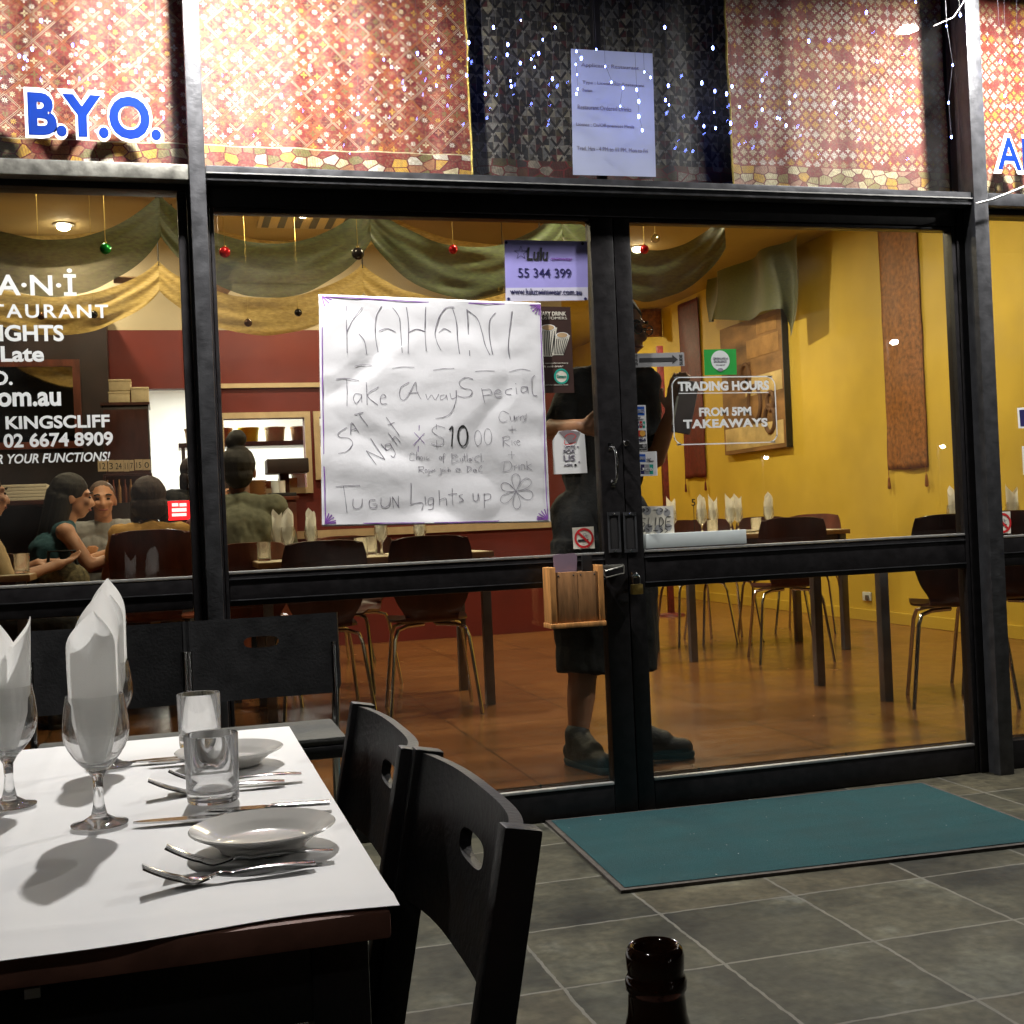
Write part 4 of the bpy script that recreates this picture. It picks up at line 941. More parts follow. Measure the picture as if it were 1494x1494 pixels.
# coffee poster half behind the big poster
t = sheet_thing('drink_poster', 'dark brown poster with two takeaway coffee cups, partly behind the white poster', 'poster', [(742, 446), (832, 448), (838, 573), (748, 574)], 4.0575, 'brownposter')
yq = 4.0568
ptext('letter_line', 'COMPLIMENTARY DRINK', 'signcream', t, 748, 460.5, 826, 454.5, yq, bold=.03); ptext('letter_line', 'FOR LUNARI CUSTOMERS'.replace('LUNARI ', ''), 'signcream', t, 768, 466, 827, 462, yq)
ptext('letter_line', 'receive a complimentary', 'signcream', t, 774, 531.5, 829, 528.5, yq); ptext('letter_line', 'tea or soft cold drink*', 'signcream', t, 774, 536, 822, 533, yq); ptext('letter_line', '*T&C apply while stocks last', 'signcream', t, 770, 563, 829, 560.5, yq)
def cup(cx, cy0, cy1, w0, w1, tilt):
    k = math.tan(R(tilt)); P = lambda a, v: A_y(cx + a + (cy1-v)*k, v, yq)
    b = MB(); b.b.faces.new([b.b.verts.new(P(*q)) for q in ((-w0, cy0), (w0, cy0), (w1, cy1), (-w1, cy1))]); b.build('cup_print', 'signcream', t, w=True, smooth=False, fix=False)
    b = MB()
    for i in range(7):
        a = -w0*.85 + i*w0*.27
        b.ribbon([P(a, cy0+5)-Vector((0, .0004, 0)), P(a*w1/w0+1, cy1-1)-Vector((0, .0004, 0))], .0036, Vector((0, -1, 0)))
    b.build('cup_stripes', 'black_ink', t, w=True, smooth=False, fix=False)
    c = P(0, cy0); kx = w0*(A_y(1, cy0, yq).x-A_y(0, cy0, yq).x)
    for nm, mm, s, dy in (('cup_rim', 'paper', 1.05, .0005), ('coffee_print', 'coffee', .86, .0008)):
        b = MB(); b.prism([(math.cos(j*math.pi/14)*kx*s, math.sin(j*math.pi/14)*kx*.42*s) for j in range(28)], lambda p, q: c+Vector((p, 0, q)), (0, -dy, 0)); b.build(nm, mm, t, w=True, smooth=False)
cup(796, 478, 520, 13, 9.5, 5); cup(814, 489, 518, 11.5, 8, 12)
disc('badge', 'signcream', t, (819, 549), 10.5, 4.0572, squash=.85); annulus('badge_ring', 'cardgreen', t, (819, 549), 8.2, 10.8, 4.0566); ptext('letter_line', 'Terrace', 'cardgreen', t, 812.5, 551.5, 825.5, 546.5, 4.0562, shear=.2)
# vote flyer with a torn folded corner
q = [(806, 643), (815, 629), (840, 627), (853, 634), (857, 690), (808, 692)]
t = thing('paper_flyer', 'white flyer asking for votes with a torn grey top corner on the left door', 'flyer', tuple(A_y(831, 660, 4.056)))
b = MB(); b.prism([(p, q_) for p, q_ in q], lambda p, q_: A_y(p, q_, 4.056), (0, .0008, 0)); b.build('paper', 'paper', t, w=True, smooth=False)
b = MB(); b.prism([(815, 630), (828, 627), (845, 630), (840, 645), (829, 646), (822, 638)], lambda p, q_: A_y(p, q_, 4.0555), (0, -.0008, 0)); b.build('torn_corner', 'greycard', t, w=True, smooth=False)
strokes('picture_print', 'signred', t, [[(824, 642), (824, 648), (833, 648), (840, 645)], [(824, 638), (828, 634), (836, 633), (840, 637), (836, 641)]], lambda X, Y: A_y(X, Y, 4.0545), .003)
for body, pl, pb, pr, pt, bo in (('VOTE', 823, 655, 839, 650, 0), ('FOR', 822, 662, 839, 656, .01), ('US', 822, 673, 839, 664, .02), ('AGFG', 823, 680.5, 835, 676.5, 0)): ptext('letter_line', body, 'ink', t, pl, pb, pr, pt, 4.0553, bold=bo)
disc('dot', 'ink', t, (843, 652), 1.2, 4.0555); disc('dot', 'ink', t, (845, 674), 1.2, 4.0555); b = MB(); q0 = A_y(838, 678.5, 4.0555); b.box(q0.x, q0.x+.008, 4.055, 4.0556, q0.z-.004, q0.z+.004); b.build('print_mark', 'black_ink', t, w=True, smooth=False)
# slide arrow sticker
t = sheet_thing('arrow_sticker', 'silver sticker with a black arrow pointing right on the right door', 'sticker', [(923, 516), (998, 514), (999, 534), (924, 536)], 4.0575, 'silver')
b = MB(); pr = [(933, 522.5), (981, 521.5), (981, 518), (989, 524.5), (981, 531), (981, 527.5), (933, 528.5)]; b.prism(pr, lambda p, q_: A_y(p, q_, 4.0573), (0, -.0004, 0)); b.build('arrow', 'black_ink', t, w=True, smooth=False)
for px, s in ((928, 1), (993.5, -1)):
    o = text('letter_line', 'SLIDE', 'black_ink', t, 0, 0, .038, .012, 0, bold=.02); c = A_y(px, 525, 4.0572); o.data.transform(Matrix.Translation(world_origin(t)))
    o.data.transform(Matrix.Translation(c-world_origin(t)) @ Matrix.Rotation(R(90*s), 4, 'Y') @ Matrix.Translation((-.019, 0, -.006)))
# green certificate sticker
t = sheet_thing('certificate_sticker', 'small green square sticker with a pale disc on the right door', 'sticker', [(1027, 510), (1074, 509), (1075, 546.5), (1028, 547.5)], 4.0575, 'green')
disc('disc', 'greensticker_pale', t, (1051, 526), 13.5, 4.0572); disc('badge', 'ink', t, (1051, 539.5), 4.2, 4.0566, squash=.55)
for body, pl, pb, pr, pt in (('CERTIFICATE of', 1040, 524.5, 1062, 521.5), ('EXCELLENCE', 1041.5, 529, 1060, 525.5), ('award', 1045, 533, 1057, 531)): ptext('letter_line', body, 'ink', t, pl, pb, pr, pt, 4.0565)
# payment card stickers
def blue_card(t, p, sub):
    card('blue_panel', 'amblue', t, p, 4.0572, .0004); (a, b_), (c, d_) = p[0], p[2]
    ptext('letter_line', 'AMERICAN', 'paper', t, a+1, (b_*.5+d_*.5)-.2, c-1, (b_*.6+d_*.4)-1.2, 4.0566); ptext('letter_line', 'EXPRESS', 'paper', t, a+1, d_-3.6, c-1, d_-6, 4.0566)
    if sub: ptext('letter_line', 'Cards', 'navy', t, sub[0], sub[1], sub[0]+6, sub[1]-2, 4.0566); ptext('letter_line', 'Welcome', 'navy', t, sub[0], sub[1]+3.2, sub[0]+10, sub[1]+1, 4.0566)
def jcb(t, x0, x1, y0, y1, mid='cardred'):
    w = (x1-x0)/3
    for k, (mm, ch) in enumerate((('navy', 'J'), (mid, 'C'), ('cardgreen', 'B'))):
        a = x0+k*w; card('colour_bar', mm, t, [(a+.4, y0), (a+w-.4, y0), (a+w-.4, y1), (a+.4, y1)], 4.0572, .0004)
        ptext('letter_line', ch, 'paper', t, a+.9, (y0*.35+y1*.65), a+w-.9, (y0*.65+y1*.35), 4.0566, bold=.02)
t = sheet_thing('card_sticker', 'narrow stack of five payment card logos by the door edge', 'sticker', [(926, 591), (942, 591), (944.5, 658), (928.5, 658.5)], 4.0575, 'paper')
blue_card(t, [(928, 593), (940, 593), (940.5, 606), (928.5, 606)], (929, 609)); jcb(t, 928.6, 941.6, 614.5, 624.5)
card('dark_panel', 'navy', t, [(928.6, 628), (942, 628), (942.5, 637), (929, 637)], 4.0572, .0004)
disc('red_circle', 'cardred', t, (933, 632.4), 4.2, 4.0568); disc('amber_circle', 'cardyel', t, (937.6, 632.4), 4.2, 4.0564)
ptext('letter_line', 'VISA', 'navy', t, 930, 644, 942.5, 639.5, 4.0566, bold=.03, shear=.2)
card('dark_panel', 'black_ink', t, [(929.6, 648), (943.5, 647.6), (944, 657), (930, 657.3)], 4.0572, .0004); ptext('letter_line', 'eftpos', 'paper', t, 931.5, 656, 942, 653.5, 4.0566); disc('pale_patch', 'silver', t, (940, 650.5), 2.6, 4.0567)
t = sheet_thing('card_sticker', 'square sticker with two payment card logos under the narrow stack', 'sticker', [(928, 659.5), (958, 658.5), (959.5, 694), (929, 695)], 4.0575, 'paper')
blue_card(t, [(931, 662.5), (941.5, 662.5), (942, 674), (931.5, 674)], (944, 670)); jcb(t, 934.5, 953.5, 677.5, 691.5, 'silver')
# no smoking stickers
def nosmoke(label, cs, ctr, r):
    t = sheet_thing('no_smoking_sticker', label, 'sticker', cs, 4.0575, 'signcream')
    annulus('red_ring', 'signred', t, ctr, r*.78, r, 4.0572, slash=True)
    q0 = A_y(ctr[0]-r*.62, ctr[1]+r*.28, 4.0572); q1 = A_y(ctr[0]+r*.45, ctr[1]+r*.12, 4.0572)
    MB().box(q0.x, q1.x, 4.0567, 4.0571, q0.z-.004, q0.z+.004).build('cigarette', 'black_ink', t, w=True, smooth=False)
    strokes('smoke', 'ink', t, [[(ctr[0]+r*.1, ctr[1]-r*.1), (ctr[0]-r*.1, ctr[1]-r*.4), (ctr[0]+r*.2, ctr[1]-r*.45), (ctr[0]+r*.15, ctr[1]-r*.2)], [(ctr[0]+r*.35, ctr[1]), (ctr[0]+r*.2, ctr[1]-r*.25), (ctr[0]+r*.45, ctr[1]-r*.3)]], lambda X, Y: A_y(X, Y, 4.0566), .002)
nosmoke('cream no smoking sticker above the wooden leaflet box', [(835, 770), (866, 768), (868, 800), (837, 801)], (852, 785), 14)
nosmoke('cream no smoking sticker at lower edge of the right side window', [(1450, 747), (1474, 746), (1475, 778), (1452, 779)], (1463, 763), 12.5)
# stickers cut by the right picture edge
sheet_thing('blue_sticker', 'dark blue sticker with white edge on the right side window', 'sticker', [(1484, 595), (1530, 593), (1531, 623), (1486, 625)], 4.0578, 'paper')
card('blue_panel', 'navy', bpy.data.objects['blue_sticker'], [(1487, 598), (1527, 596), (1528, 620), (1489, 622)], 4.0572, .0004)
sheet_thing('white_sticker', 'white sticker below the dark blue one on the right side window', 'sticker', [(1491, 651), (1530, 649), (1532, 690), (1493, 693)], 4.0575, 'paper')
# handwritten slide card and pale letterbox strip
t = sheet_thing('slide_card', 'handwritten cardboard sign with arrows propped on the pale letterbox', 'sign', [(930, 739), (982, 738), (984, 778), (932, 780)], 4.054, 'signcream')
cv = lambda X, Y: A_y(X, Y, 4.0533)
SL = [[(942, 757), (936, 756), (935, 760), (941, 764), (938, 768), (934, 767)], [(947, 755), (946, 768), (952, 767)], [(957, 755), (956, 767)], [(963, 755), (962, 768), (968, 763), (966, 756), (963, 755)], [(979, 754), (972, 755), (972, 768), (980, 767)], [(973, 761), (978, 760)]]
AR = []
for y in (744, 774):
    AR += [[(933, y), (940, y)], [(937, y-3), (941, y), (937, y+3)], [(943, y-3), (947, y), (943, y+3)], [(953, y), (960, y)], [(963, y-3), (967, y), (963, y+3)], [(970, y-3), (974, y), (970, y+3)]]
strokes('letter_line', 'black_ink', t, SL, cv, .0032); strokes('arrows', 'black_ink', t, AR, cv, .0030)
for px, py, r_ in ((944, 745, 6), (962, 746, 5), (973, 748, 5), (946, 771, 6), (961, 772, 6), (975, 769, 5)): disc('grey_smudge', 'silver', t, (px, py), r_, 4.0538, .0001)
a = A_y(930, 803, 4.05); c = A_y(1087, 776, 4.05)
t = thing('letterbox_strip', 'pale blue-grey letterbox strip at the bottom of the right door glass', 'letterbox', ((a.x+c.x)/2, 4.05, .93))
MB().box(a.x, c.x, 4.040, 4.0585, .9225, .976, .002).build('cover', 'whitebar', t, w=True); MB().box(a.x, c.x, 4.0385, 4.0398, .9225, .926).build('lower_edge', 'frame_grey', t, w=True, smooth=False)
# wooden leaflet box on the left door
a = A_y(803, 918, 3.955); c = A_y(880, 824, 3.955); x0, x1, z0, z1 = a.x, c.x, a.z, c.z
t = thing('leaflet_box', 'rustic orange pine box of leaflets screwed to the left door rail', 'box', ((x0+x1)/2, 3.99, z0))
Wb = x1-x0
MB().box(x0+.004, x0+.026, 3.95, 4.034, z0+.018, z1, .003).build('side_board', 'pine', t, w=True); MB().box(x1-.022, x1-.002, 3.95, 4.034, z0+.018, z1, .003).build('side_board', 'pine', t, w=True)
MB().box(x0, x1, 3.945, 4.034, z0, z0+.017, .003).build('base_board', 'pine', t, w=True)
xm = (x0+x1)/2+.004
MB().box(x0+.027, xm-.0006, 3.953, 3.967, z0+.018, z1-.018, .002).build('front_slat', 'pine2', t, w=True); MB().box(xm+.0006, x1-.023, 3.953, 3.967, z0+.018, z1-.020, .002).build('front_slat', 'pine2', t, w=True)
MB().box(x0+.027, x1-.023, 4.02, 4.034, z0+.018, z1-.02, .002).build('back_board', 'pine2', t, w=True)
b = MB()
for xx in (x0+.036, xm-.014, xm+.012, x1-.034): b.ell((xx, 3.953, z1-.030), (.0028, .0012, .0028), seg=8)
b.build('nail', 'black_ink', t, w=True)
for k, (xa, xb, zz, yy, rot, mm, lab) in enumerate(((x0+.028, x0+.10, z1+.045, 3.985, 4, 'leaflet', 'mauve leaflet leaning left in the pine box, rearmost'), (x0+.036, x0+.115, z1+.042, 3.975, -2, 'leaflet', 'mauve leaflet upright in the pine box, frontmost'), (x1-.06, x1-.026, z1+.035, 3.995, 0, 'blackmetal', 'dark booklet stack at the right of the pine box'))):
    o = MB().box(xa, xb, yy, yy+(.002 if k < 2 else .014), z0+.025, zz).build('leaflet' if k < 2 else 'booklet', mm, smooth=False); tag(o, lab, 'leaflet')
    o.data.transform(Matrix.Translation((xa, yy, z0)) @ Matrix.Rotation(R(rot), 4, 'Y') @ Matrix.Translation((-xa, -yy, -z0)))

# ================================================================ door mat
FLc, FR_, BR, BLc = Vector((1.162, 3.19, 0)), Vector((2.60, 3.115, 0)), Vector((2.647, 3.962, 0)), Vector((1.203, 4.028, 0))
t = thing('door_mat', 'long blue-green carpet mat with grey rubber edge before the doors', 'mat', (1.9, 3.57, 0))
def matpt(u, v, z): return FLc.lerp(FR_, u).lerp(BLc.lerp(BR, u), v)+Vector((0, 0, z))
b = MB(); g = b.sheet(lambda u, v: matpt(.011+u*.978, .02+v*.96, .0125+.0015*noise.noise(Vector((u*9, v*5, 1)))), 60, 30); b.build('pile', 'carpet', t, w=True, smooth=True, ang=180)
b = MB()
o8 = [matpt(u, v, z) for z in (.001, .010) for u, v in ((0, 0), (1, 0), (1, 1), (0, 1))]; vs = [b.b.verts.new(p) for p in o8]
b.b.faces.new(vs[4:]); b.b.faces.new(vs[:4][::-1])
for i in range(4): b.b.faces.new((vs[i], vs[(i+1) % 4], vs[4+(i+1) % 4], vs[4+i]))
b.build('rubber_backing', 'mat_edge', t, w=True, smooth=False)
# ================================================================ outdoor dining table
TZ = .72
t = thing('dining_table', 'black framed outdoor dining table with brown edged top under white paper', 'table', (-.22, 1.55, 0))
TX0, TX1, TY0, TY1 = -.62, .170, 1.045, 2.055
MB().box(TX0, TX1, TY0, TY1, TZ-.026, TZ-.0015, .004).build('tabletop', 'terracotta', t, w=True)
b = MB(); b.box(TX0+.03, TX1-.02, TY0+.02, TY0+.045, TZ-.095, TZ-.0265, .003); b.box(TX0+.03, TX1-.02, TY1-.045, TY1-.02, TZ-.095, TZ-.0265, .003)
b.box(TX1-.045, TX1-.0205, TY0+.046, TY1-.046, TZ-.095, TZ-.0265, .003); b.box(TX0+.0305, TX0+.055, TY0+.046, TY1-.046, TZ-.095, TZ-.0265, .003); b.build('apron', 'black', t, w=True)
for x in (TX0+.02, TX1-.068):
    for y in (TY0+.018, TY1-.066): MB().box(x, x+.05, y-.002, y+.048, .0, TZ-.0268, .004).build('leg', 'black', t, w=True)
MB().box(TX0+.075, TX1-.07, TY0+.03, TY0+.05, TZ-.165, TZ-.125, .003).build('stretcher', 'black', t, w=True)
MB().box(-.128, -.116, TY0+.0155, TY0+.0195, TZ-.040, TZ-.032).build('clip', 'vinyl', t, w=True, smooth=False)
# paper cover with a wavy near edge
b = MB()
def paperpt(u, v):
    x = TX0-.004+u*(TX1-TX0+.012); y0 = TY0-.002+.010*noise.noise(Vector((u*5, 1, 3)))+.006*math.sin(u*9); y = y0+v*(TY1-TY0+.006-(y0-TY0))
    z = TZ+.0006+.0026*max(0, noise.noise(Vector((x*4, y*4, 7))))+.0016*math.exp(-((v-.13+.1*u)/.012)**2)+.0012*math.exp(-((v-.62-.04*u)/.008)**2)+.001*math.exp(-((u-.55)/.006)**2)
    if v < .02: z -= 0.0
    return Vector((x, y, z))
b.sheet(paperpt, 110, 120); me = solid(b.mesh('paper_table_cover'), .0006)
o = place_mesh('paper_table_cover', me, 'paper', None, False, True, 40); tag(o, 'white paper cover on the outdoor table with a wavy near edge', 'table cover')
ZS = TZ+.0035

# glassware --------------------------------------------------------
def goblet(h=.148, rb=.0365, rr=.0315, rf=.0315, n=40, k=1.0):
    b = MB()
    zb = h*.40
    out = [(0, .0), (rf*.8, .0), (rf, .0012), (rf, .0025), (rf*.6, .0055), (rf*.28, .012), (.0062*k, .024), (.0052*k, zb*.6), (.0060*k, zb*.9), (.011*k, zb+.003)]
    for i in range(1, 11):
        a = i/10; r = .011*k+(rb-.011*k)*math.sin(min(1, a/.52)*math.pi/2)**.9 if a < .52 else rb-(rb-rr)*((a-.52)/.48)**1.6
        out.append((r, zb+.003+(h-zb-.003)*a))
    inn = [(max(r-.0012, .0), z) for r, z in out[:9:-1]] + [(0, zb+.0065)]
    inn[0] = (out[-1][0]-.0009, out[-1][1]); b.lathe(out+inn, n=n); return b
def tumbler(h=.082, r=.0325, n=40):
    b = MB(); prof = [(0, 0), (r*.88, 0), (r*.94, .002), (r*.96, .006), (r, h-.001), (r-.0008, h), (r-.0013, h-.001), (r-.0018, .02), (r*.82, .0125), (0, .0115)]
    b.lathe(prof, n=n); return b
def napkin_mesh(h=.185, r=.0215, seed=0, tall=1.0):
    b = MB()
    for k, (a0, hh, rr, sx, off) in enumerate(((-15, h*.90*tall, r*1.04, 1., -.002), (158, h, r*.98, .92, .004))):
        def fn(u, v, a0=a0, hh=hh, rr=rr, off=off, k=k):
            w = 1.0 if v < .68 else max(0.02, 1-((v-.68)/.32)**1.25)
            base = .40+.62*min(1, v/.30) if v < .30 else 1.0
            skew = (v-.68)*.55 if v > .68 else 0
            a = R(a0)+ (u-.5)*R(212)*w + skew*(1 if k == 0 else -.7)
            rad = rr*base*(1.0+.08*noise.noise(Vector((u*2+seed, v*2, k))))*(1.12 if v > .4 else 1)
            return Vector((math.cos(a-math.pi/2)*rad+off, math.sin(a-math.pi/2)*rad, hh*v+.002*noise.noise(Vector((u*6, v*3, seed)))))
        b.sheet(fn, 24, 30)
    return b.mesh('napkin')
GL = 'stemmed glasses on the outdoor table'; NK = 'folded napkins on the outdoor table'
gob = None; nap = None
for k, (x, y, gl, nl, rz) in enumerate((
    (-.09, 1.468, 'stemmed glass with the double-pointed napkin, in full view beside the near tumbler', 'tall double-pointed white napkin in the fully visible stemmed glass', .25),
    (-.203, 1.62, 'stemmed glass with a single-pointed napkin at left picture edge', 'single-pointed white napkin leaning to the left picture edge', 1.9),
    (-.096, 1.833, 'stemmed glass mostly hidden behind the double-pointed napkin', 'white napkin hidden behind the double-pointed napkin', .5),
    (-.205, 1.215, 'nearest stemmed glass, only its foot inside the left picture edge', None, 1.0))):
    if gob is None:
        gob = tag(goblet().build('wine_glass', 'glass', None, ang=60), gl, 'wine glass', GL); gob.location = (x, y, ZS)
    else: dup(gob, (x, y, ZS), 0, gl)
    if nl:
        me = napkin_mesh(.200 if k != 1 else .185, .0225, k*3.1, 1.0)
        o = place_mesh('napkin', me, 'napkin', None, False, True, 180); o.location = (x, y, ZS+.066); o.rotation_euler = (R(2), 0, rz); tag(o, nl, 'napkin', NK)
TU = 'tumblers on the outdoor table'
tum = tag(tumbler().build('tumbler', 'glass', None, ang=60), 'near tumbler in front of the white plate knife', 'tumbler', TU); tum.location = (.038, 1.535, ZS)
tum['label'] = 'near empty tumbler standing beside the near plate'
dup(tum, (.032, 1.93, ZS), .4, 'far empty tumbler behind the near tumbler on the paper cover')
def plate(label):
    b = MB(); b.lathe([(0, .003), (.040, .003), (.043, .0), (.047, .0), (.049, .004), (.062, .013), (.079, .021), (.0805, .0225), (.079, .0238), (.064, .0165), (.058, .0135), (.052, .0085), (.046, .0062), (0, .0058)], n=64)
    return tag(b.build('plate', 'china', None, ang=60), label, 'plate', 'side plates on the outdoor table')
pl = plate('near white side plate by the table corner, between knife and forks'); pl.location = (.080, 1.290, ZS); pl.scale = (.93, .93, .95)
dup(pl, (.068, 1.765, ZS), 1, 'far white side plate behind the near tumbler')
def fork_mesh(L=.185):
    b = MB(); N_ = 46
    def zc(u):
        if u < .5: return .0035+.004*math.sin(u/.5*math.pi)*.6
        if u < .62: return .0035+.002*math.sin((u-.5)/.12*math.pi)
        w = (u-.62)/.38; return .0035-.002*math.sin(min(1, w*2.2)*math.pi)+.028*max(0, w-.25)**1.6
    def wd(u):
        if u < .06: return .0068+.002*math.sin(u/.06*math.pi/2)
        if u < .45: return .0088-(u-.06)/.39*.0048
        if u < .60: return .004
        if u < .72: return .004+(u-.6)/.12*.0085
        return .0125-.0015*(u-.72)/.28
    def fn(u, v):
        return Vector((-L/2+u*L, (v-.5)*2*wd(u), zc(u)+ (.0012*(1-(2*v-1)**2) if u < .6 else -.001*(1-(2*v-1)**2))))
    b.sheet(fn, N_, 11, keep=lambda i, j: not (i/N_ > .78 and j in (2, 5, 8)))
    return solid(b.mesh('fork'), .0018)
def knife_mesh(L=.20):
    b = MB(); N_ = 30
    def wd(u):
        if u < .45: return .0085-.002*u
        if u < .52: return .006
        return .0095*math.sqrt(max(.02, 1-((u-.52)/.48)**3.2))
    b.sheet(lambda u, v: Vector((-L/2+u*L, (v-.5)*2*wd(u)+(.002 if u > .5 else 0), .003+(.0022*(1-(2*v-1)**2) if u < .5 else 0.))), N_, 6)
    return solid(b.mesh('knife'), .0022)
CU = 'cutlery on the outdoor table'
fk = place_mesh('fork', fork_mesh(), 'steel', None, False, True, 50); kn = place_mesh('knife', knife_mesh(), 'steel', None, False, True, 50)
def lay(src, p_handle, p_tip, label, first, dz=0., tilt=0.):
    a, c = A_z(*p_handle, TZ+.004), A_z(*p_tip, TZ+.004); d = c-a
    o = src if first else src.copy()
    if not first: COL.objects.link(o)
    o.location = (a+c)/2+Vector((0, 0, ZS-TZ-.004+dz)); o.rotation_euler = (tilt, 0, math.atan2(d.y, d.x)); L0 = .185 if src is fk else .20
    o.scale = [d.length/L0, .92, 1]; return tag(o, label, 'cutlery', CU)
lay(fk, (459, 1263), (209, 1297), 'nearest dinner fork by the near plate, longer tines at left', True)
lay(fk, (486, 1250), (243, 1272), 'second fork resting over the nearest fork by the near plate', False, .0035, R(3))
lay(kn, (432, 1186), (195, 1203), 'table knife behind the near plate with its blade to the left', True)
lay(kn, (482, 1178), (300, 1190), 'second knife handle poking out behind the near plate', False, .003)
lay(fk, (415, 1143), (217, 1162), 'fork with tines up between the two plates', False)
lay(fk, (440, 1136), (247, 1152), 'upper of the crossed forks between the two plates', False, .0035, R(3))
lay(kn, (330, 1102), (190, 1114), 'knife behind the far plate at the far tumbler', False)
lay(kn, (345, 1107), (217, 1117), 'second knife lying along the one behind the far plate', False, .002)

# ---------------------------------------------------------------- beer bottle and the small table under it (photographer's table)
bx, by = A_y(955, 1385, .55).x, .55
zt = A_y(955, 1378, .55).z
t = thing('side_table', 'small table below the picture carrying the brown bottle', 'table', (bx+.02, .52, 0))
MB().lathe([(0, 0), (.20, 0), (.205, .004), (.205, .018), (.20, .022), (0, .022)], (0, 0, .618), n=40).build('tabletop', 'terracotta', t)
MB().lathe([(.028, 0), (.025, .59), (.05, .617)], (0, 0, .02), n=20, cap0=True, cap1=True).build('pedestal', 'blackmetal', t); MB().lathe([(0, 0), (.17, 0), (.165, .012), (.03, .03), (0, .03)], n=30).build('base_plate', 'blackmetal', t)
zb = .6402; hb = zt-zb
t = thing('beer_bottle', 'open dark brown glass bottle, only its neck at the bottom edge', 'bottle', (bx, by, zb))
k = hb
MB().lathe([(0, .002), (.026, .002), (.030, .006), (.0305, .012), (.0305, k*.55), (.028, k*.62), (.0185, k*.75), (.0142, k*.84), (.0136, k*.885), (.0136, k*.893), (.0146, k*.898), (.0149, k*.915), (.0140, k*.928), (.0132, k*.935), (.0138, k*.945), (.0141, k*.975), (.0132, k*.993), (.0118, k), (.0102, k*.997), (.0096, k*.985), (.0096, k*.90), (.012, k*.78), (.0255, k*.60), (.028, k*.55), (.028, .01), (0, .008)], n=48).build('bottle_glass', 'bottle', t, ang=60)

# ---------------------------------------------------------------- outdoor chairs
def slot_panel(w, h, arc, cz, sw, sh, th, nu=64, nv=40, corner=.02):
    """curved back panel with a rounded hand slot; arc(y)->x offset; local y across, z up from 0"""
    b = MB()
    yy = [-w/2+w*i/nu for i in range(nu+1)]; zz = [h*j/nv for j in range(nv+1)]
    def sup(y, z): return (abs(y)/(sw/2))**3+(abs(z-cz)/(sh/2))**3
    g = {}
    inside = {}
    for i in range(nu):
        for j in range(nv):
            yc, zc = (yy[i]+yy[i+1])/2, (zz[j]+zz[j+1])/2
            inside[i, j] = sup(yc, zc) < 1
    def vert(i, j):
        if (i, j) in g: return g[i, j]
        y, z = yy[i], zz[j]
        q = [inside.get((i+a, j+c)) for a in (-1, 0) for c in (-1, 0)]
        if any(q) and not all(q):
            f = sup(y, z)
            if f > 1e-6: k = f**(-1/3); y, z = y*k, cz+(z-cz)*k
        # round the lower corners
        ex = abs(y)-(w/2-corner); ez = corner-z
        if ex > 0 and ez > 0:
            L_ = math.hypot(ex, ez); mxx = max(ex, ez)
            if L_ > 0: s_ = mxx/L_; y = math.copysign(w/2-corner+ex*s_, y); z = corner-ez*s_
        g[i, j] = b.b.verts.new((arc(y), y, z)); return g[i, j]
    for i in range(nu):
        for j in range(nv):
            if not inside[i, j]: b.b.faces.new((vert(i, j), vert(i+1, j), vert(i+1, j+1), vert(i, j+1)))
    return solid(b.mesh('p'), th)
CT, CW, CH = .785, .385, .165
def arcf(y): s_ = 2*y/CW; return .026*(1-abs(s_)**3.2)-.004
tilt = Matrix.Rotation(R(11), 4, 'Y')
t = thing('wooden_chair', 'nearest black wooden chair with curved slotted back beside the table corner', 'chair', (.276, 1.200, 0), 0, 'black wooden chairs along the right side of the outdoor table')
piv = Matrix.Translation((0, 0, CT)) @ tilt @ Matrix.Translation((0, 0, -CT))
me = slot_panel(CW, CH, arcf, CH-.062, .098, .030, .013); me.transform(piv @ Matrix.Translation((0, 0, CT-CH))); place_mesh('backrest', me, 'black', t, False, True, 40)
for s_ in (-1, 1):
    b = MB(); yy = s_*(CW/2+.002)
    b.box(-.016, .019, yy-.012, yy+.012, CT-.34, CT+.004, .004, mx=piv)
    b.build('back_post', 'black', t)
    q0 = piv @ Vector((.003, yy, CT-.34)); b = MB(); b.tube([q0+Vector((.002, 0, .02)), q0, Vector((-.05, yy, .3)), Vector((.02, yy*1.04, 0))], [.015, .015, .015, .013], 10); b.build('leg', 'black', t)
    b = MB(); b.tube([Vector((-.40, s_*.165, .425)), Vector((-.405, s_*.168, 0))], [.016, .013], 10); b.build('leg', 'black', t)
b = MB(); b.sheet(lambda u, v: Vector((-.44+.385*u, (v-.5)*(.37-.03*(1-u)), .445-.012*math.sin(u*math.pi)*math.sin(v*math.pi)-(.012 if u < .04 else 0))), 24, 20); me = solid(b.mesh('s'), .022); place_mesh('seat', me, 'black', t, False, True, 50)
chair0 = t
dup(chair0, (.262, 1.605, 0), 0, 'black wooden chair just behind the nearest one, at the table side')
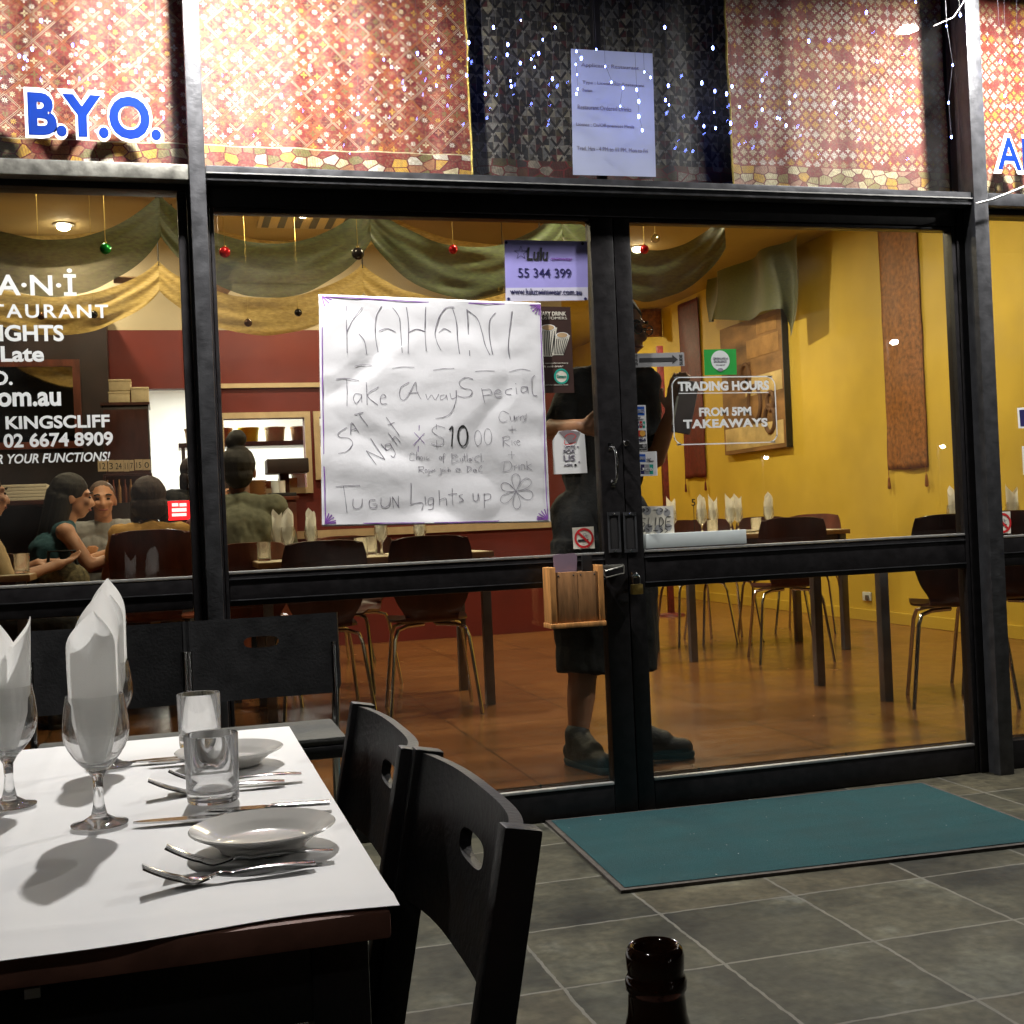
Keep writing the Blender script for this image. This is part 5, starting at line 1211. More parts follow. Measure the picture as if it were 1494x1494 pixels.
# two cafe chairs against the glass
def flatback(label, loc, rz):
    t = thing('cafe_chair', label, 'chair', loc, rz, 'black cafe chairs against the glass')
    me = slot_panel(.462, .245, lambda y: .035*(1-(2*y/.46)**2), .170, .105, .034, .014, corner=.03)
    me.transform(Matrix.Translation((0, 0, .545)) @ Matrix.Rotation(R(90), 4, 'Z') @ Matrix.Rotation(R(6), 4, 'Y')); place_mesh('backrest', me, 'black', t, False, True, 40)
    for s_ in (-1, 1):
        b = MB(); b.tube([(s_*.215, .018, .70), (s_*.215, .006, .55), (s_*.208, -.01, .44), (s_*.205, -.005, .30), (s_*.21, .04, 0)], .0125, 10); b.build('leg', 'chrome', t)
        b = MB(); b.tube([(s_*.195, -.02, .425), (s_*.195, -.30, .425), (s_*.197, -.335, .40), (s_*.20, -.36, 0)], .0125, 10); b.build('leg', 'chrome', t)
    MB().box(-.20, .20, -.36, -.015, .412, .45, .012).build('seat_frame', 'black', t); MB().box(-.195, .195, -.355, -.02, .449, .472, .01).build('seat_pad', 'padding', t)
    return t
a = A_z(390, 908, .79); flatback('black cafe chair with slotted back right of the double napkin, facing the camera', (a.x, 3.74, 0), 0)
a = A_z(156, 919, .79); b_ = a*(3.70/a.y); flatback('black cafe chair behind the double-pointed napkin, facing the camera', (A_y(156, 919, 3.72).x, 3.74, 0), 0)
# ================================================================ indoor furniture
TI = FL+.775
def itable(label, x0, x1, y0, y1, z=TI, m='tablepaper', leg='greymetal'):
    t = thing('restaurant_table', label, 'table', ((x0+x1)/2, (y0+y1)/2, FL))
    MB().box(x0, x1, y0, y1, z-.03, z-.0015, .003).build('tabletop', 'tableedge', t, w=True)
    MB().box(x0+.006, x1-.006, y0+.006, y1-.006, z-.0012, z).build('paper_top', m, t, w=True, smooth=False)
    b = MB(); b.box(x0+.04, x1-.04, y0+.04, y0+.06, z-.08, z-.0305); b.box(x0+.04, x1-.04, y1-.06, y1-.04, z-.08, z-.0305); b.build('apron', 'wood_in', t, w=True, smooth=False)
    for x in (x0+.02, x1-.065):
        for y in (y0+.02, y1-.065): MB().box(x, x+.045, y, y+.045, FL, z-.031, .003).build('leg', leg, t, w=True)
    return t
itable('long restaurant table with white paper behind the left door, before the servery', .40, 1.57, 5.95, 6.62)
itable('restaurant table with napkin glasses by the yellow wall, behind the slide card', 3.05, 4.20, 6.95, 7.65)
itable('restaurant table close inside the right door, one leg in view', 3.17, 4.25, 5.02, 5.72, TI-.035)
itable('diners\' restaurant table between the man in grey shirt and the woman in mustard', -.66, .02, 7.05, 7.72, TI+.04)
itable('restaurant table corner with a tumbler at the left picture edge', -1.6, -.62, 5.95, 6.55, TI)
itable('small restaurant table beside the man with the top-knot', .02, .36, 6.75, 7.3, TI+.02)
# moulded ply chairs with chrome legs
def plychair(label, loc, rz, m='wood_in'):
    t = thing('ply_chair', label, 'chair', loc, rz, 'moulded ply chairs with chrome legs in the dining room')
    path = [Vector(p) for p in ((0, -.245, .87), (0, -.232, .78), (0, -.212, .66), (0, -.196, .56), (0, -.18, .50), (0, -.145, .462), (0, -.09, .45), (0, .04, .443), (0, .15, .452), (0, .20, .455), (0, .225, .44))]
    wd = [.355, .40, .395, .34, .27, .26, .31, .385, .395, .385, .35]
    P = smooth_line(path, 4); Wd = [v.x for v in smooth_line([Vector((w, 0, 0)) for w in wd], 4)]; n_ = len(P)-1
    b = MB()
    def fn(u, v):
        i = min(n_, int(round(u*n_))); c = P[i]; w = Wd[i]; s_ = 2*v-1
        cup = .02*s_*s_ if i < n_*.45 else 0
        top = -.02*abs(s_)**4 if i == 0 else 0
        return Vector((s_*w/2, c.y+cup, c.z+top+(.008*s_*s_ if i > n_*.5 else 0)))
    b.sheet(fn, n_, 14); place_mesh('shell', solid(b.mesh('s'), .011), m, t, False, True, 60)
    for sx in (-1, 1):
        b = MB(); b.tube([(sx*.03, .06, .432), (sx*.12, .13, .430), (sx*.165, .165, .415), (sx*.18, .18, .37), (sx*.22, .225, 0)], .0095, 8); b.build('leg', 'chrome', t)
        b = MB(); b.tube([(sx*.03, -.02, .432), (sx*.12, -.09, .430), (sx*.165, -.125, .415), (sx*.18, -.14, .37), (sx*.22, -.20, 0)], .0095, 8); b.build('leg', 'chrome', t)
    return t
ch = None
def pchair(label, x, y, rz, red=False):
    global ch
    if ch is None: ch = plychair(label, (x, y, FL), rz); return ch
    c = dup(ch, (x, y, FL), rz, label)
    if red:
        for k in c.children:
            if k.name.startswith('shell'):
                k.data = k.data.copy(); k.data.materials.clear(); k.data.materials.append(M['wood_red'])
    return c
pchair('ply chair with its back to the glass, below the poster\'s right half', A_y(628, 800, 5.85).x, 5.95, -.12)
pchair('ply chair with its back to the glass, below the poster\'s left half', A_y(466, 800, 5.85).x, 5.97, .05)
pchair('ply chair standing clear before the yellow wall table, right of the slide card', A_y(1160, 780, 6.6).x, 6.72, -.30)
pchair('ply chair at the table close inside the right door', 3.47, 4.86, -.52)
pchair('ply chair at far side of the yellow wall table, below the table number', A_y(1015, 760, 7.9).x, 8.0, math.pi)
pchair('second ply chair at far side of the yellow wall table', A_y(1048, 760, 7.9).x+.05, 8.02, math.pi-.1)
pchair('red-brown ply chair end-on behind the lone napkin glass', A_y(1178, 760, 8.2).x, 8.2, 2.4, True)
pchair('dark ply chair behind the lone napkin glass', A_y(1127, 755, 7.9).x, 7.95, 2.9)
pchair('red-brown ply chair of the woman in the mustard top', A_y(222, 800, 6.5).x, 6.55, .0, True).scale = (1.02, 1.0, 1.10)
pchair('red-brown ply chair of the man with the top-knot', A_y(350, 790, 6.62).x+.05, 6.62, 0., True)
pchair('ply chair at the far right, behind the right post', A_y(1490, 860, 4.95).x, 5.1, -.5)
pchair('ply chair left of the two below the poster, legs showing under the rail', A_y(520, 900, 6.9).x-.02, 7.0, 2.6)
pchair('ply chair under the woman in teal', A_y(78, 790, 6.75).x, 6.75, -1.2)
pchair('ply chair of the man in the grey shirt', A_y(150, 760, 8.0).x, 7.98, math.pi)
pchair('ply chair facing away at the far end near the kitchen counter', A_y(478, 760, 8.3).x, 8.35, .3, True)
# glasses and napkins indoors
ig = inap = it_ = None
def isetting(px, y, lab, z=None, h=.19, rz=0., nl=True):
    global ig, inap
    z = TI if z is None else z; x = A_y(px, 760, y).x
    if ig is None: ig = tag(goblet(.165, .036, .031, .032, 20).build('wine_glass', 'glass_in', None, ang=60), 'stemmed glass ' + lab, 'wine glass', 'stemmed glasses indoors'); ig.location = (x, y, z+.001)
    else: dup(ig, (x, y, z+.001), 0, 'stemmed glass ' + lab)
    if nl:
        if inap is None: inap = place_mesh('napkin', napkin_mesh(.185, .024, 1.), 'napkin', None, False, True, 180); tag(inap, 'folded napkin in the glass ' + lab, 'napkin', 'folded napkins indoors'); o = inap
        else: o = dup(inap, None, None, 'folded napkin in the glass ' + lab)
        o.location = (x, y, z+.078); o.rotation_euler = (0, 0, rz)
def itumbler(px, y, lab, z=None):
    global it_
    z = TI if z is None else z; x = A_y(px, 780, y).x
    if it_ is None: it_ = tag(tumbler(.095, .035, 20).build('tumbler', 'glass_in', None, ang=60), lab, 'tumbler', 'tumblers indoors'); it_.location = (x, y, z+.001)
    else: dup(it_, (x, y, z+.001), 0, lab)
isetting(419, 6.18, 'at the left end of the table before the servery', rz=.3); isetting(404, 6.45, 'behind the leftmost one on the table before the servery', rz=1.2)
isetting(352, 6.9, 'in front of the grey-green jacket', TI+.02, rz=2.); isetting(453, 6.5, 'right beside the poster\'s left edge', rz=.8)
isetting(555, 6.2, 'hanging into view under the poster, between the two chairs', rz=.2); isetting(612, 6.4, 'just below the poster\'s middle', rz=2.2)
isetting(1024, 7.15, 'at left of the pair on the yellow wall table', rz=.4); isetting(1041, 7.3, 'at right of the left pair on the yellow wall table', rz=1.4)
isetting(1066, 7.2, 'at left of the middle pair on the yellow wall table', rz=2.); isetting(1077, 7.4, 'at right of the middle pair on the yellow wall table', rz=.9)
isetting(1122, 7.25, 'standing alone at right on the yellow wall table', rz=.1); isetting(980, 7.3, 'beside the slide card on the yellow wall table', rz=1.9)
isetting(1392, 5.3, 'half hidden by the right post on the near indoor table', TI-.035, rz=.5); isetting(1478, 5.35, 'past the right post on the near indoor table', TI-.035, rz=1.5)
itumbler(384, 6.2, 'tumbler at the left end of the table before the servery'); itumbler(526, 6.15, 'tumbler under the poster between the two chairs'); itumbler(540, 6.4, 'tumbler behind the one under the poster')
itumbler(1040, 7.08, 'tumbler at front of the yellow wall table'); itumbler(1104, 7.3, 'tumbler at right on the yellow wall table'); itumbler(1350, 5.15, 'tumbler at the left corner of the near indoor table', TI-.035)
itumbler(30, 6.1, 'tumbler on the table corner at left picture edge'); itumbler(330, 6.85, 'tumbler on the small table beside the man with the top-knot', TI+.02)
# table number stand
x, y = A_y(1012, 740, 7.25).x, 7.25
t = thing('table_number', 'thin wire stand holding the number 5 on the yellow wall table', 'table number', (x, y, TI+.001))
b = MB(); b.lathe([(0, 0), (.025, 0), (.022, .006), (0, .007)], n=16); b.tube([(0, 0, .005), (0, 0, .19)], .0022, 6); b.build('stand', 'blackmetal', t)
text('figure', '5', 'black_ink', t, x-.014, TI+.19, x+.014, TI+.235, y, bold=.02)
for k, (px, y, lab) in enumerate(((1000, 7.05, 'left'), (1090, 7.1, 'right'))):
    o = MB().lathe([(0, .003), (.05, .003), (.08, .018), (.082, .02), (.05, .008), (0, .007)], n=24).build('plate', 'china', None); o.location = (A_y(px, 770, y).x, y, TI+.001); tag(o, 'pale side plate at %s on the yellow wall table' % lab, 'plate')

# ================================================================ wall hangings, painting, cloth
def hanging(label, px0, px1, pyb, m, ztop=3.25, tassel=True):
    a, c = A_x(px0, pyb, XW-.02), A_x(px1, pyb, XW-.02); zb = (a.z+c.z)/2
    t = thing('wall_hanging', label, 'wall hanging', (XW-.02, (a.y+c.y)/2, zb))
    b = MB(); b.sheet(lambda u, v: Vector((XW-.022+.008*math.sin(u*7+v*3)-.006*noise.noise(Vector((u*3, v*8, px0))), a.y+(c.y-a.y)*u+.006*noise.noise(Vector((v*9, px0, u))), zb+.012*noise.noise(Vector((u*3, px0, 1)))*(1-v)+(ztop-zb)*v)), 16, 40)
    place_mesh('cloth', solid(b.mesh('c'), .004), m, t, True, True, 180)
    if tassel:
        for yy in (a.y-.01, c.y+.01):
            b = MB(); b.tube([Vector((XW-.025, yy, zb+.01)), Vector((XW-.025, yy, zb-.06))], .003, 6); b.cap(Vector((XW-.025, yy, zb-.06)), Vector((XW-.025, yy, zb-.13)), .008, .014, 8); b.build('tassel', m, t, w=True)
hanging('rust brown brocade strip hanging on the yellow wall near the right post', 1296, 1353, 684, 'orange_cloth')
hanging('maroon brocade strip hanging behind the trading hours sign', 1000, 1030, 697, 'red_cloth')
hanging('maroon brocade strip deep in the alcove beside the drink poster', 841, 861, 570, 'red_cloth', 2.9, False)
a, c = A_x(1066, 661, XW), A_x(1157, 655, XW); z0 = (a.z+c.z)/2; z1 = A_x(1150, 446, XW-.03).z; y0, y1 = c.y, a.y
t = thing('canvas_painting', 'large tan and brown abstract canvas on the yellow wall under the green cloth', 'painting', (XW-.03, (y0+y1)/2, z0))
MB().box(XW-.06, XW-.008, y0, y1, z0, z1, .003).build('canvas', 'canvas', t, w=True)
MB().box(XW-.062, XW-.006, y0-.012, y0-.0005, z0-.004, z1+.004).build('edge_strip', 'blackmetal', t, w=True, smooth=False)
Hc, Wc = z1-z0, y1-y0
def cblock(nm, mm, u0, u1, v0, v1): MB().box(XW-.064, XW-.0605, y1-u1*Wc, y1-u0*Wc, z0+v0*Hc, z0+v1*Hc, .0015).build(nm, mm, t, w=True)
cblock('painted_block', 'canvas_tan', .45, .95, .70, .84); cblock('painted_block', 'canvas_tan', .62, .93, .86, .96); cblock('painted_block', 'canvas_pale', .40, .98, .42, .56); cblock('painted_block', 'canvas_pale', .03, .97, .03, .20); cblock('painted_block', 'canvas_brown', .10, .5, .5, .68)
for u, v, r_ in ((.42, .57, .075), (.55, .36, .10), (.80, .35, .05), (.78, .22, .075)):
    b = MB(); b.tube([Vector((XW-.066, y1-u*Wc+math.cos(k*math.pi/8)*r_*Wc, z0+v*Hc+math.sin(k*math.pi/8)*r_*1.3*Hc)) for k in range(16)], .022, 8, True); b.build('painted_ring', 'canvas_brown', t, w=True)
# green cloth draped at the top of the painting
pts_top = [A_x(px, py, XW-.12) for px, py in ((1045, 330), (1185, 318))]
t = thing('wall_drape', 'green gauze cloth hanging in folds over the top of the painting', 'drape', tuple(A_x(1110, 400, XW-.12)))
low = [(1042, 470), (1056, 470), (1060, 466), (1100, 468), (1130, 455), (1158, 450), (1161, 492), (1184, 466)]
LW = [A_x(px, py, XW-.10) for px, py in low]
def dr(u, v):
    f = u*(len(LW)-1); i = min(int(f), len(LW)-2); l = LW[i].lerp(LW[i+1], f-i); tp = pts_top[0].lerp(pts_top[1], u)
    p = tp.lerp(l, v); return p + Vector((-.10+.05*math.sin(u*16+v)-.06*noise.noise(Vector((u*4, v*2, 2))), 0, 0))
b = MB(); b.sheet(dr, 60, 36); b.build('cloth', 'greencloth', t, w=True, smooth=True, ang=180, fix=False)
# power socket
a = A_x(1266, 870, XW); t = thing('power_socket', 'white power socket low on the yellow wall', 'socket', (XW, a.y, a.z))
MB().box(-.012, -.0005, -.06, .06, -.035, .035, .004).build('plate', 'whitebar', t); b = MB(); b.box(-.03, -.0122, -.035, -.005, -.03, .012, .004); b.build('plug', 'greymetal', t)

# ================================================================ ceiling: swags, baubles, fan, grilles
def swag(name, label, pts, y, m, zt, zs, bt, bs, depth=.10):
    """pts: hang x positions; band between upper edge (zt at hooks, zs sagging) and lower edge (bt, bs)"""
    t = thing(name, label, 'drape', ((pts[0]+pts[-1])/2, y, CEIL))
    for k in range(len(pts)-1):
        xa, xb = pts[k], pts[k+1]
        def fn(u, v, xa=xa, xb=xb, k=k):
            s_ = (4*u*(1-u)); s_ = s_**.85
            zu = zt-(zt-zs)*s_; zl = bt-(bt-bs)*s_
            g = 1-.0*(1-s_)
            z = zu+(zl-zu)*v*g
            fold = .004*math.sin(v*14+u*4+k)*(.4+.6*s_)+.016*noise.noise(Vector((u*4+k*7, v*5, y)))
            return Vector((xa+(xb-xa)*u, y+(v-.5)*depth*s_+fold, z+.010*noise.noise(Vector((u*7, v*3, k+y)))))
        b = MB(); b.sheet(fn, 44, 18); b.build('cloth', m, t, w=True, smooth=True, ang=180, fix=False)
    for x in pts:
        b = MB(); b.tube([Vector((x, y, zt-.03)), Vector((x, y, CEIL))], .004, 6); b.build('cord', 'blackmetal', t, w=True)
    return t
swag('ceiling_swag', 'long green gauze swag looped across the ceiling just inside the glass', [-1.15, .02, 1.19, 2.36, 3.44], 7.0, 'greendrape', 2.94, 2.66, 2.70, 2.37)
swag('ceiling_swag', 'golden gauze swag looped below and behind the green swag', [-1.25, .0, 1.28, 2.5], 7.9, 'golddrape', 2.76, 2.52, 2.57, 2.30)
swag('ceiling_swag', 'pale green gauze swag across the ceiling top left, behind the other swags', [-1.6, .1, 1.6, 3.2], 8.6, 'golddrape', 3.28, 3.05, 3.16, 2.86)
def bauble(px, py, y, m, r_, lab):
    p = A_y(px, py, y); t = thing('bauble', lab, 'bauble', tuple(p), 0, 'hanging baubles')
    MB().ell((0, 0, 0), (r_, r_, r_), seg=20).build('ball', m, t, ang=180); b = MB(); b.lathe([(r_*.25, r_*.95), (r_*.25, r_*1.2), (0, r_*1.22)], n=10); b.tube([(0, 0, r_*1.2), (0, 0, CEIL-p.z)], .0015, 5); b.build('cap', 'brass', t)
bauble(154, 363, 6.6, 'greenbauble', .030, 'glittering green bauble hanging at the left swag'); bauble(328, 368, 6.6, 'redbauble', .030, 'red bauble right of the left post')
bauble(522, 370, 6.6, 'blackbauble', .034, 'black bauble at the swag\'s hook above the poster'); bauble(661, 364, 6.6, 'redbauble', .026, 'red bauble left of the lavender notice')
bauble(940, 364, 6.6, 'redbauble', .027, 'red bauble just inside the right door'); bauble(956, 348, 6.6, 'clearbauble', .026, 'clear bauble beside the red one inside the right door')
bauble(362, 471, 7.4, 'brownbauble', .024, 'brown bauble at the bottom of the gold swag'); bauble(435, 456, 7.4, 'blackbauble', .023, 'dark bauble left of the poster\'s top corner')
bauble(137, 459, 7.4, 'blackbauble', .022, 'dark bauble behind the vinyl lettering'); bauble(60, 461, 7.4, 'brownbauble', .022, 'brown bauble behind the vinyl lettering at far left')
p = A_y(318, 416, 8.2)
t = thing('ceiling_fan', 'brown ceiling fan with thin level blades behind the left post', 'fan', (p.x, 8.2, p.z))
b = MB(); b.lathe([(0, -.07), (.06, -.06), (.09, -.02), (.09, .03), (.05, .06), (.015, .07), (.015, CEIL-p.z), (0, CEIL-p.z)], n=20); b.build('motor', 'tableedge', t)
for k in range(4):
    mx = Matrix.Rotation(R(k*90+4), 4, 'Z') @ Matrix.Translation((.1, 0, .02)) @ Matrix.Rotation(R(10), 4, 'X'); MB().box(0, .55, -.055, .055, -.004, .004, .002, mx=mx).build('blade', 'tableedge', t)
p = A_z(452, 320, CEIL-.02)
t = thing('ceiling_grille', 'slatted air grille in the ceiling right of the left post', 'grille', tuple(p))
b = MB(); b.box(-.36, .36, -.25, .25, -.01, .018, .003); b.build('frame', 'cwall', t)
for k in range(6): MB().box(-.33+k*.115, -.33+k*.115+.05, -.22, .22, -.014, -.0105).build('slot', 'blackmetal', t, smooth=False)
p = A_y(735, 412, 8.3)
t = thing('pendant_lamp', 'small brass bell-shaped pendant left of the lavender notice', 'lamp', tuple(p)); MB().lathe([(.055, -.07), (.05, -.03), (.03, .02), (.012, .05), (0, .055)], n=20).build('shade', 'brass', t); b = MB(); b.tube([(0, 0, .05), (0, 0, CEIL-p.z)], .003, 5); b.build('cord', 'blackmetal', t)
a, c = A_y(922, 420, 12.5), A_y(966, 492, 12.5)
t = thing('hanging_panel', 'plain brown cloth panel hanging in the alcove above the arrow sticker', 'panel', ((a.x+c.x)/2, 12.5, c.z)); b = MB(); b.sheet(lambda u, v: Vector((a.x+(c.x-a.x)*u, 12.5+.03*math.sin(u*6), c.z+(CEIL-c.z)*v)), 12, 8); place_mesh('cloth', solid(b.mesh('p'), .006), 'orange_cloth', t, True, True, 180)

# ================================================================ back left: mirror, shelves, kitchen clutter
YQ = 9.34
a, c = A_y(-40, 770-0, YQ), A_y(116, 525, YQ); zb = A_y(60, 655, YQ).z
t = thing('framed_mirror', 'mirror in a wide orange wooden frame on the dark partition', 'mirror', (a.x*.5+c.x*.5, YQ, zb))
w = .05; x0, x1, z0, z1 = a.x, c.x, zb, c.z
b = MB(); b.box(x0, x1, YQ-.03, YQ-.002, z1-w, z1); b.box(x0, x1, YQ-.03, YQ-.002, z0, z0+w); b.box(x0, x0+w, YQ-.029, YQ-.002, z0+w, z1-w); b.box(x1-w, x1, YQ-.029, YQ-.002, z0+w, z1-w); b.build('frame', 'wood_red', t, w=True)
MB().box(x0+w, x1-w, YQ-.015, YQ-.003, z0+w, z1-w).build('mirror_glass', pm('mirror', (.42, .40, .36), .04, 1, .03), t, w=True, smooth=False)
# dark cabinet with foam boxes, left of the kitchen doorway
a, c = A_y(157, 740, 9.2), A_y(217, 592, 9.2)
t = thing('dark_cabinet', 'tall dark cabinet left of the bright kitchen doorway', 'cabinet', ((a.x+c.x)/2, 9.0, FL)); x0, x1, zc = a.x, c.x, c.z
MB().box(x0, x1, 8.95, 9.32, FL, zc-.02, .004).build('carcass', 'dwall', t, w=True); MB().box(x0-.01, x1+.01, 8.93, 9.33, zc-.0195, zc).build('top', 'wood_in', t, w=True, smooth=False); MB().box(x0+.01, x1-.01, 8.938, 8.9495, FL+.05, zc-.05).build('door', 'wood_in', t, w=True, smooth=False)
for k, (p0, p1, q0, q1, lab) in enumerate(((158, 190, 568, 592, 'foam food box, lower left of the cabinet stack'), (191, 217, 560, 592, 'foam food box, right of the cabinet stack'), (158, 191, 543, 567, 'foam food box, upper left of the cabinet stack'))):
    A, C = A_y(p0, q1, 8.98), A_y(p1, q0, 8.98); zz = (zc+.001) if k < 2 else zprev+.002
    b = MB(); b.box(A.x+.003, C.x-.003, 8.97, 9.14, zz, zz+(C.z-A.z)*.72, .012); o = tag(b.build('foam_box', 'foam', None), lab, 'box', 'foam boxes on the cabinet'); zprev = zz+(C.z-A.z)*.72 if k == 0 else (zprev if k else 0)
    b = MB(); b.box(A.x+.001, C.x-.001, 8.966, 9.144, zz+(C.z-A.z)*.72-.016, zz+(C.z-A.z)*.72-.002, .004); b.build('lid', 'foam', o)
# bottle rack with number cards
a, c = A_y(152, 735, 8.85), A_y(222, 690, 8.85)
t = thing('number_rack', 'dark rack of hanging number cards and bottles left of the doorway', 'rack', ((a.x+c.x)/2, 8.8, FL)); x0, x1, z1 = a.x, c.x, c.z
MB().box(x0, x1, 8.74, 8.93, FL, a.z, .004).build('counter', 'dwall', t, w=True)
b = MB(); b.box(x0, x1, 8.84, 8.86, z1-.012, z1, .002); b.box(x0, x0+.015, 8.84, 8.86, a.z, z1-.012); b.box(x1-.015, x1, 8.84, 8.86, a.z, z1-.012); b.build('rail', 'wood_in', t, w=True, smooth=False)
yc = 8.835
for body, p0, p1, y0_, y1_ in (('12', 143, 156, 688, 671), ('3', 158, 166, 688, 671), ('24', 166, 180, 688, 671), ('11', 181, 188, 688, 671), ('7', 189, 195, 687, 671), ('15', 197, 208, 686, 670), ('0', 209, 219, 686, 670)):
    A, C = A_y(p0, y0_, yc), A_y(p1, y1_, yc); q = MB().box(A.x, C.x, yc, yc+.003, A.z, C.z).build('number_card', 'trim', t, w=True, smooth=False)
    w_ = C.x-A.x; text('figure', body, 'black_ink', q, A.x+w_*.2, A.z+.015, C.x-w_*.2, C.z-.02, yc-.0012)
for k in range(8):
    xx = x0+.03+(x1-x0-.06)*k/7; MB().lathe([(0, 0), (.013, 0), (.013, .10), (.005, .13), (.005, .16), (0, .16)], (xx, 8.80, a.z+.001), n=10).build('bottle', 'wood_red' if k % 2 else 'pine2', t, w=True)
# pizza boxes on a shelf
a, c = A_y(-25, 733, 8.9), A_y(72, 706, 8.9)
t = thing('wall_shelf', 'dark shelf on the partition under the mirror', 'shelf', ((a.x+c.x)/2, 9.1, a.z-.03)); MB().box(a.x-.05, c.x+.05, 8.78, 9.345, a.z-.03, a.z-.001, .003).build('board', 'wood_in', t, w=True)
MB().box(a.x, a.x+.03, 9.1, 9.345, a.z-.2, a.z-.0305).build('bracket', 'wood_in', t, w=True, smooth=False); MB().box(c.x-.03, c.x, 9.1, 9.345, a.z-.2, a.z-.0305).build('bracket', 'wood_in', t, w=True, smooth=False)
nb = 5; hh = (c.z-a.z)/nb
for k in range(nb):
    o = MB().box(a.x+.01*(k % 2), c.x-.012*((k+1) % 2), 8.82, 9.2, a.z+k*hh+.001, a.z+(k+1)*hh-.001, .003).build('flat_carton', 'cardbox', None); tag(o, 'flat white carton on the shelf, %s of its stack' % ('bottom', 'second from bottom', 'middle', 'second from top', 'topmost')[k], 'carton', 'flat cartons stacked on the shelf')
# glowing panel made up for a red light reflected in the glass
a, c = A_y(246, 762, 8.2), A_y(277, 729, 8.2)
t = thing('red_reflection', 'small glowing red panel, made up for a light reflected in the glass, behind the woman in mustard', 'reflection', ((a.x+c.x)/2, 8.25, FL))
MB().box(a.x-.01, c.x+.01, 8.19, 8.25, a.z, c.z, .006).build('case', 'blackmetal', t, w=True); b = MB(); b.tube([Vector(((a.x+c.x)/2, 8.23, a.z)), Vector(((a.x+c.x)/2, 8.23, FL+.012))], .012, 8); b.box((a.x+c.x)/2-.1, (a.x+c.x)/2+.1, 8.13, 8.33, FL, FL+.012); b.build('stand', 'blackmetal', t, w=True)
MB().box(a.x, c.x, 8.187, 8.1898, a.z+.012, c.z-.006).build('glow_panel', 'redglow', t, w=True, smooth=False)
for p0, p1, q0, q1 in ((251, 260, 739, 734), (262, 272, 739, 734), (251, 272, 747, 741), (251, 272, 753.5, 748.5)):
    A, C = A_y(p0, q0, 8.186), A_y(p1, q1, 8.186); MB().box(A.x, C.x, 8.1845, 8.1865, A.z, C.z).build('glow_marks', 'pinkglow', t, w=True, smooth=False)
# servery counter and what stands on it
a, c = A_y(375, 770, 9.2), A_y(430, 724, 9.2)
t = thing('servery_counter', 'red-brown counter below the servery hatch', 'counter', ((a.x+c.x)/2, 9.3, FL)); MB().box(a.x-.3, c.x, 9.12, 9.55, FL, c.z-.03, .004).build('carcass', 'wood_red', t, w=True); MB().box(a.x-.32, c.x+.02, 9.10, 9.56, c.z-.0295, c.z, .003).build('top', 'wood_red', t, w=True); zct = c.z
for k in range(5):
    x = A_y(372, 715, 9.3).x; o = MB().lathe([(0, 0), (.06, 0), (.085, .03), (.088, .034), (.083, .034), (.058, .006), (0, .006)], n=24).build('bowl', 'tableedge', None); o.location = (x, 9.3, zct+.001+k*.024); tag(o, 'brown bowl of the stack on the servery counter, %s' % ('bottom', 'second from bottom', 'middle', 'second from top', 'topmost')[k], 'bowl', 'stack of bowls on the servery counter')
A, C = A_y(390, 724, 9.35), A_y(448, 669, 9.35)
t = thing('coffee_machine', 'dark coffee machine on the servery counter before the hatch', 'machine', ((A.x+C.x)/2, 9.35, zct+.001)); zt_ = C.z
MB().box(A.x, C.x, 9.24, 9.5, zt_-.11, zt_, .01).build('head', 'dwall', t, w=True); MB().box(A.x+.10, A.x+.17, 9.36, 9.5, zct+.031, zt_-.1105, .004).build('column', 'wood_in', t, w=True); MB().box(A.x, C.x-.10, 9.25, 9.5, zct+.001, zct+.0305, .004).build('drip_tray', 'blackmetal', t, w=True)
for k, (px, w_) in enumerate(((398, .03), (407, .028))):
    o = MB().lathe([(0, 0), (w_, 0), (w_*1.05, .09), (w_*.9, .09), (w_*.85, .006), (0, .006)], n=18).build('cup', 'china' if k else 'whitebar', None); o.location = (A_y(px, 715, 9.3).x+.02, 9.29, zct+.032); tag(o, ('white', 'cream')[k]+' cup under the coffee machine', 'cup')
# kitchen beyond the hatch
zsh = 1.80
t = thing('kitchen_shelf', 'steel kitchen shelf with tubs seen through the hatch', 'shelf', (.75, 10.6, FL))
MB().box(.1, 2.1, 10.45, 10.8, zsh-.04, zsh, .003).build('board', 'greymetal', t, w=True); MB().box(.1, 2.1, 10.45, 11.1, 1.33, 1.36, .003).build('bench', 'greymetal', t, w=True)
for x in (.12, 2.06): MB().box(x, x+.03, 10.47, 10.5, FL, zsh-.041).build('upright', 'greymetal', t, w=True, smooth=False)
MB().box(.1, 2.1, 10.5, 11.1, FL, 1.329).build('cupboard', 'kwhite', t, w=True, smooth=False)
for k in range(8):
    x = .24+k*.22; m_ = ('foam', 'pine', 'yellowplastic', 'foam', 'tableedge', 'foam', 'yellowplastic', 'pine')[k]
    o = MB().lathe([(0, 0), (.075, 0), (.085, .11), (.09, .11), (.09, .125), (0, .126)], n=20).build('food_tub', m_, None); o.location = (x, 10.6, zsh+.001); tag(o, '%s food tub on the kitchen shelf, number %d from the left' % (('cream', 'orange', 'yellow', 'cream', 'brown', 'cream', 'yellow', 'orange')[k], k+1), 'tub', 'tubs on the kitchen shelf')
x = A_y(412, 660, 10.55).x
o = MB().lathe([(0, 0), (.045, 0), (.048, .01), (.048, .12), (.03, .15), (.018, .165), (.018, .19), (0, .19)], n=20).build('sauce_bottle', 'yellowplastic', None); o.location = (x, 10.55, 1.361); tag(o, 'yellow plastic bottle standing in the servery hatch', 'bottle')
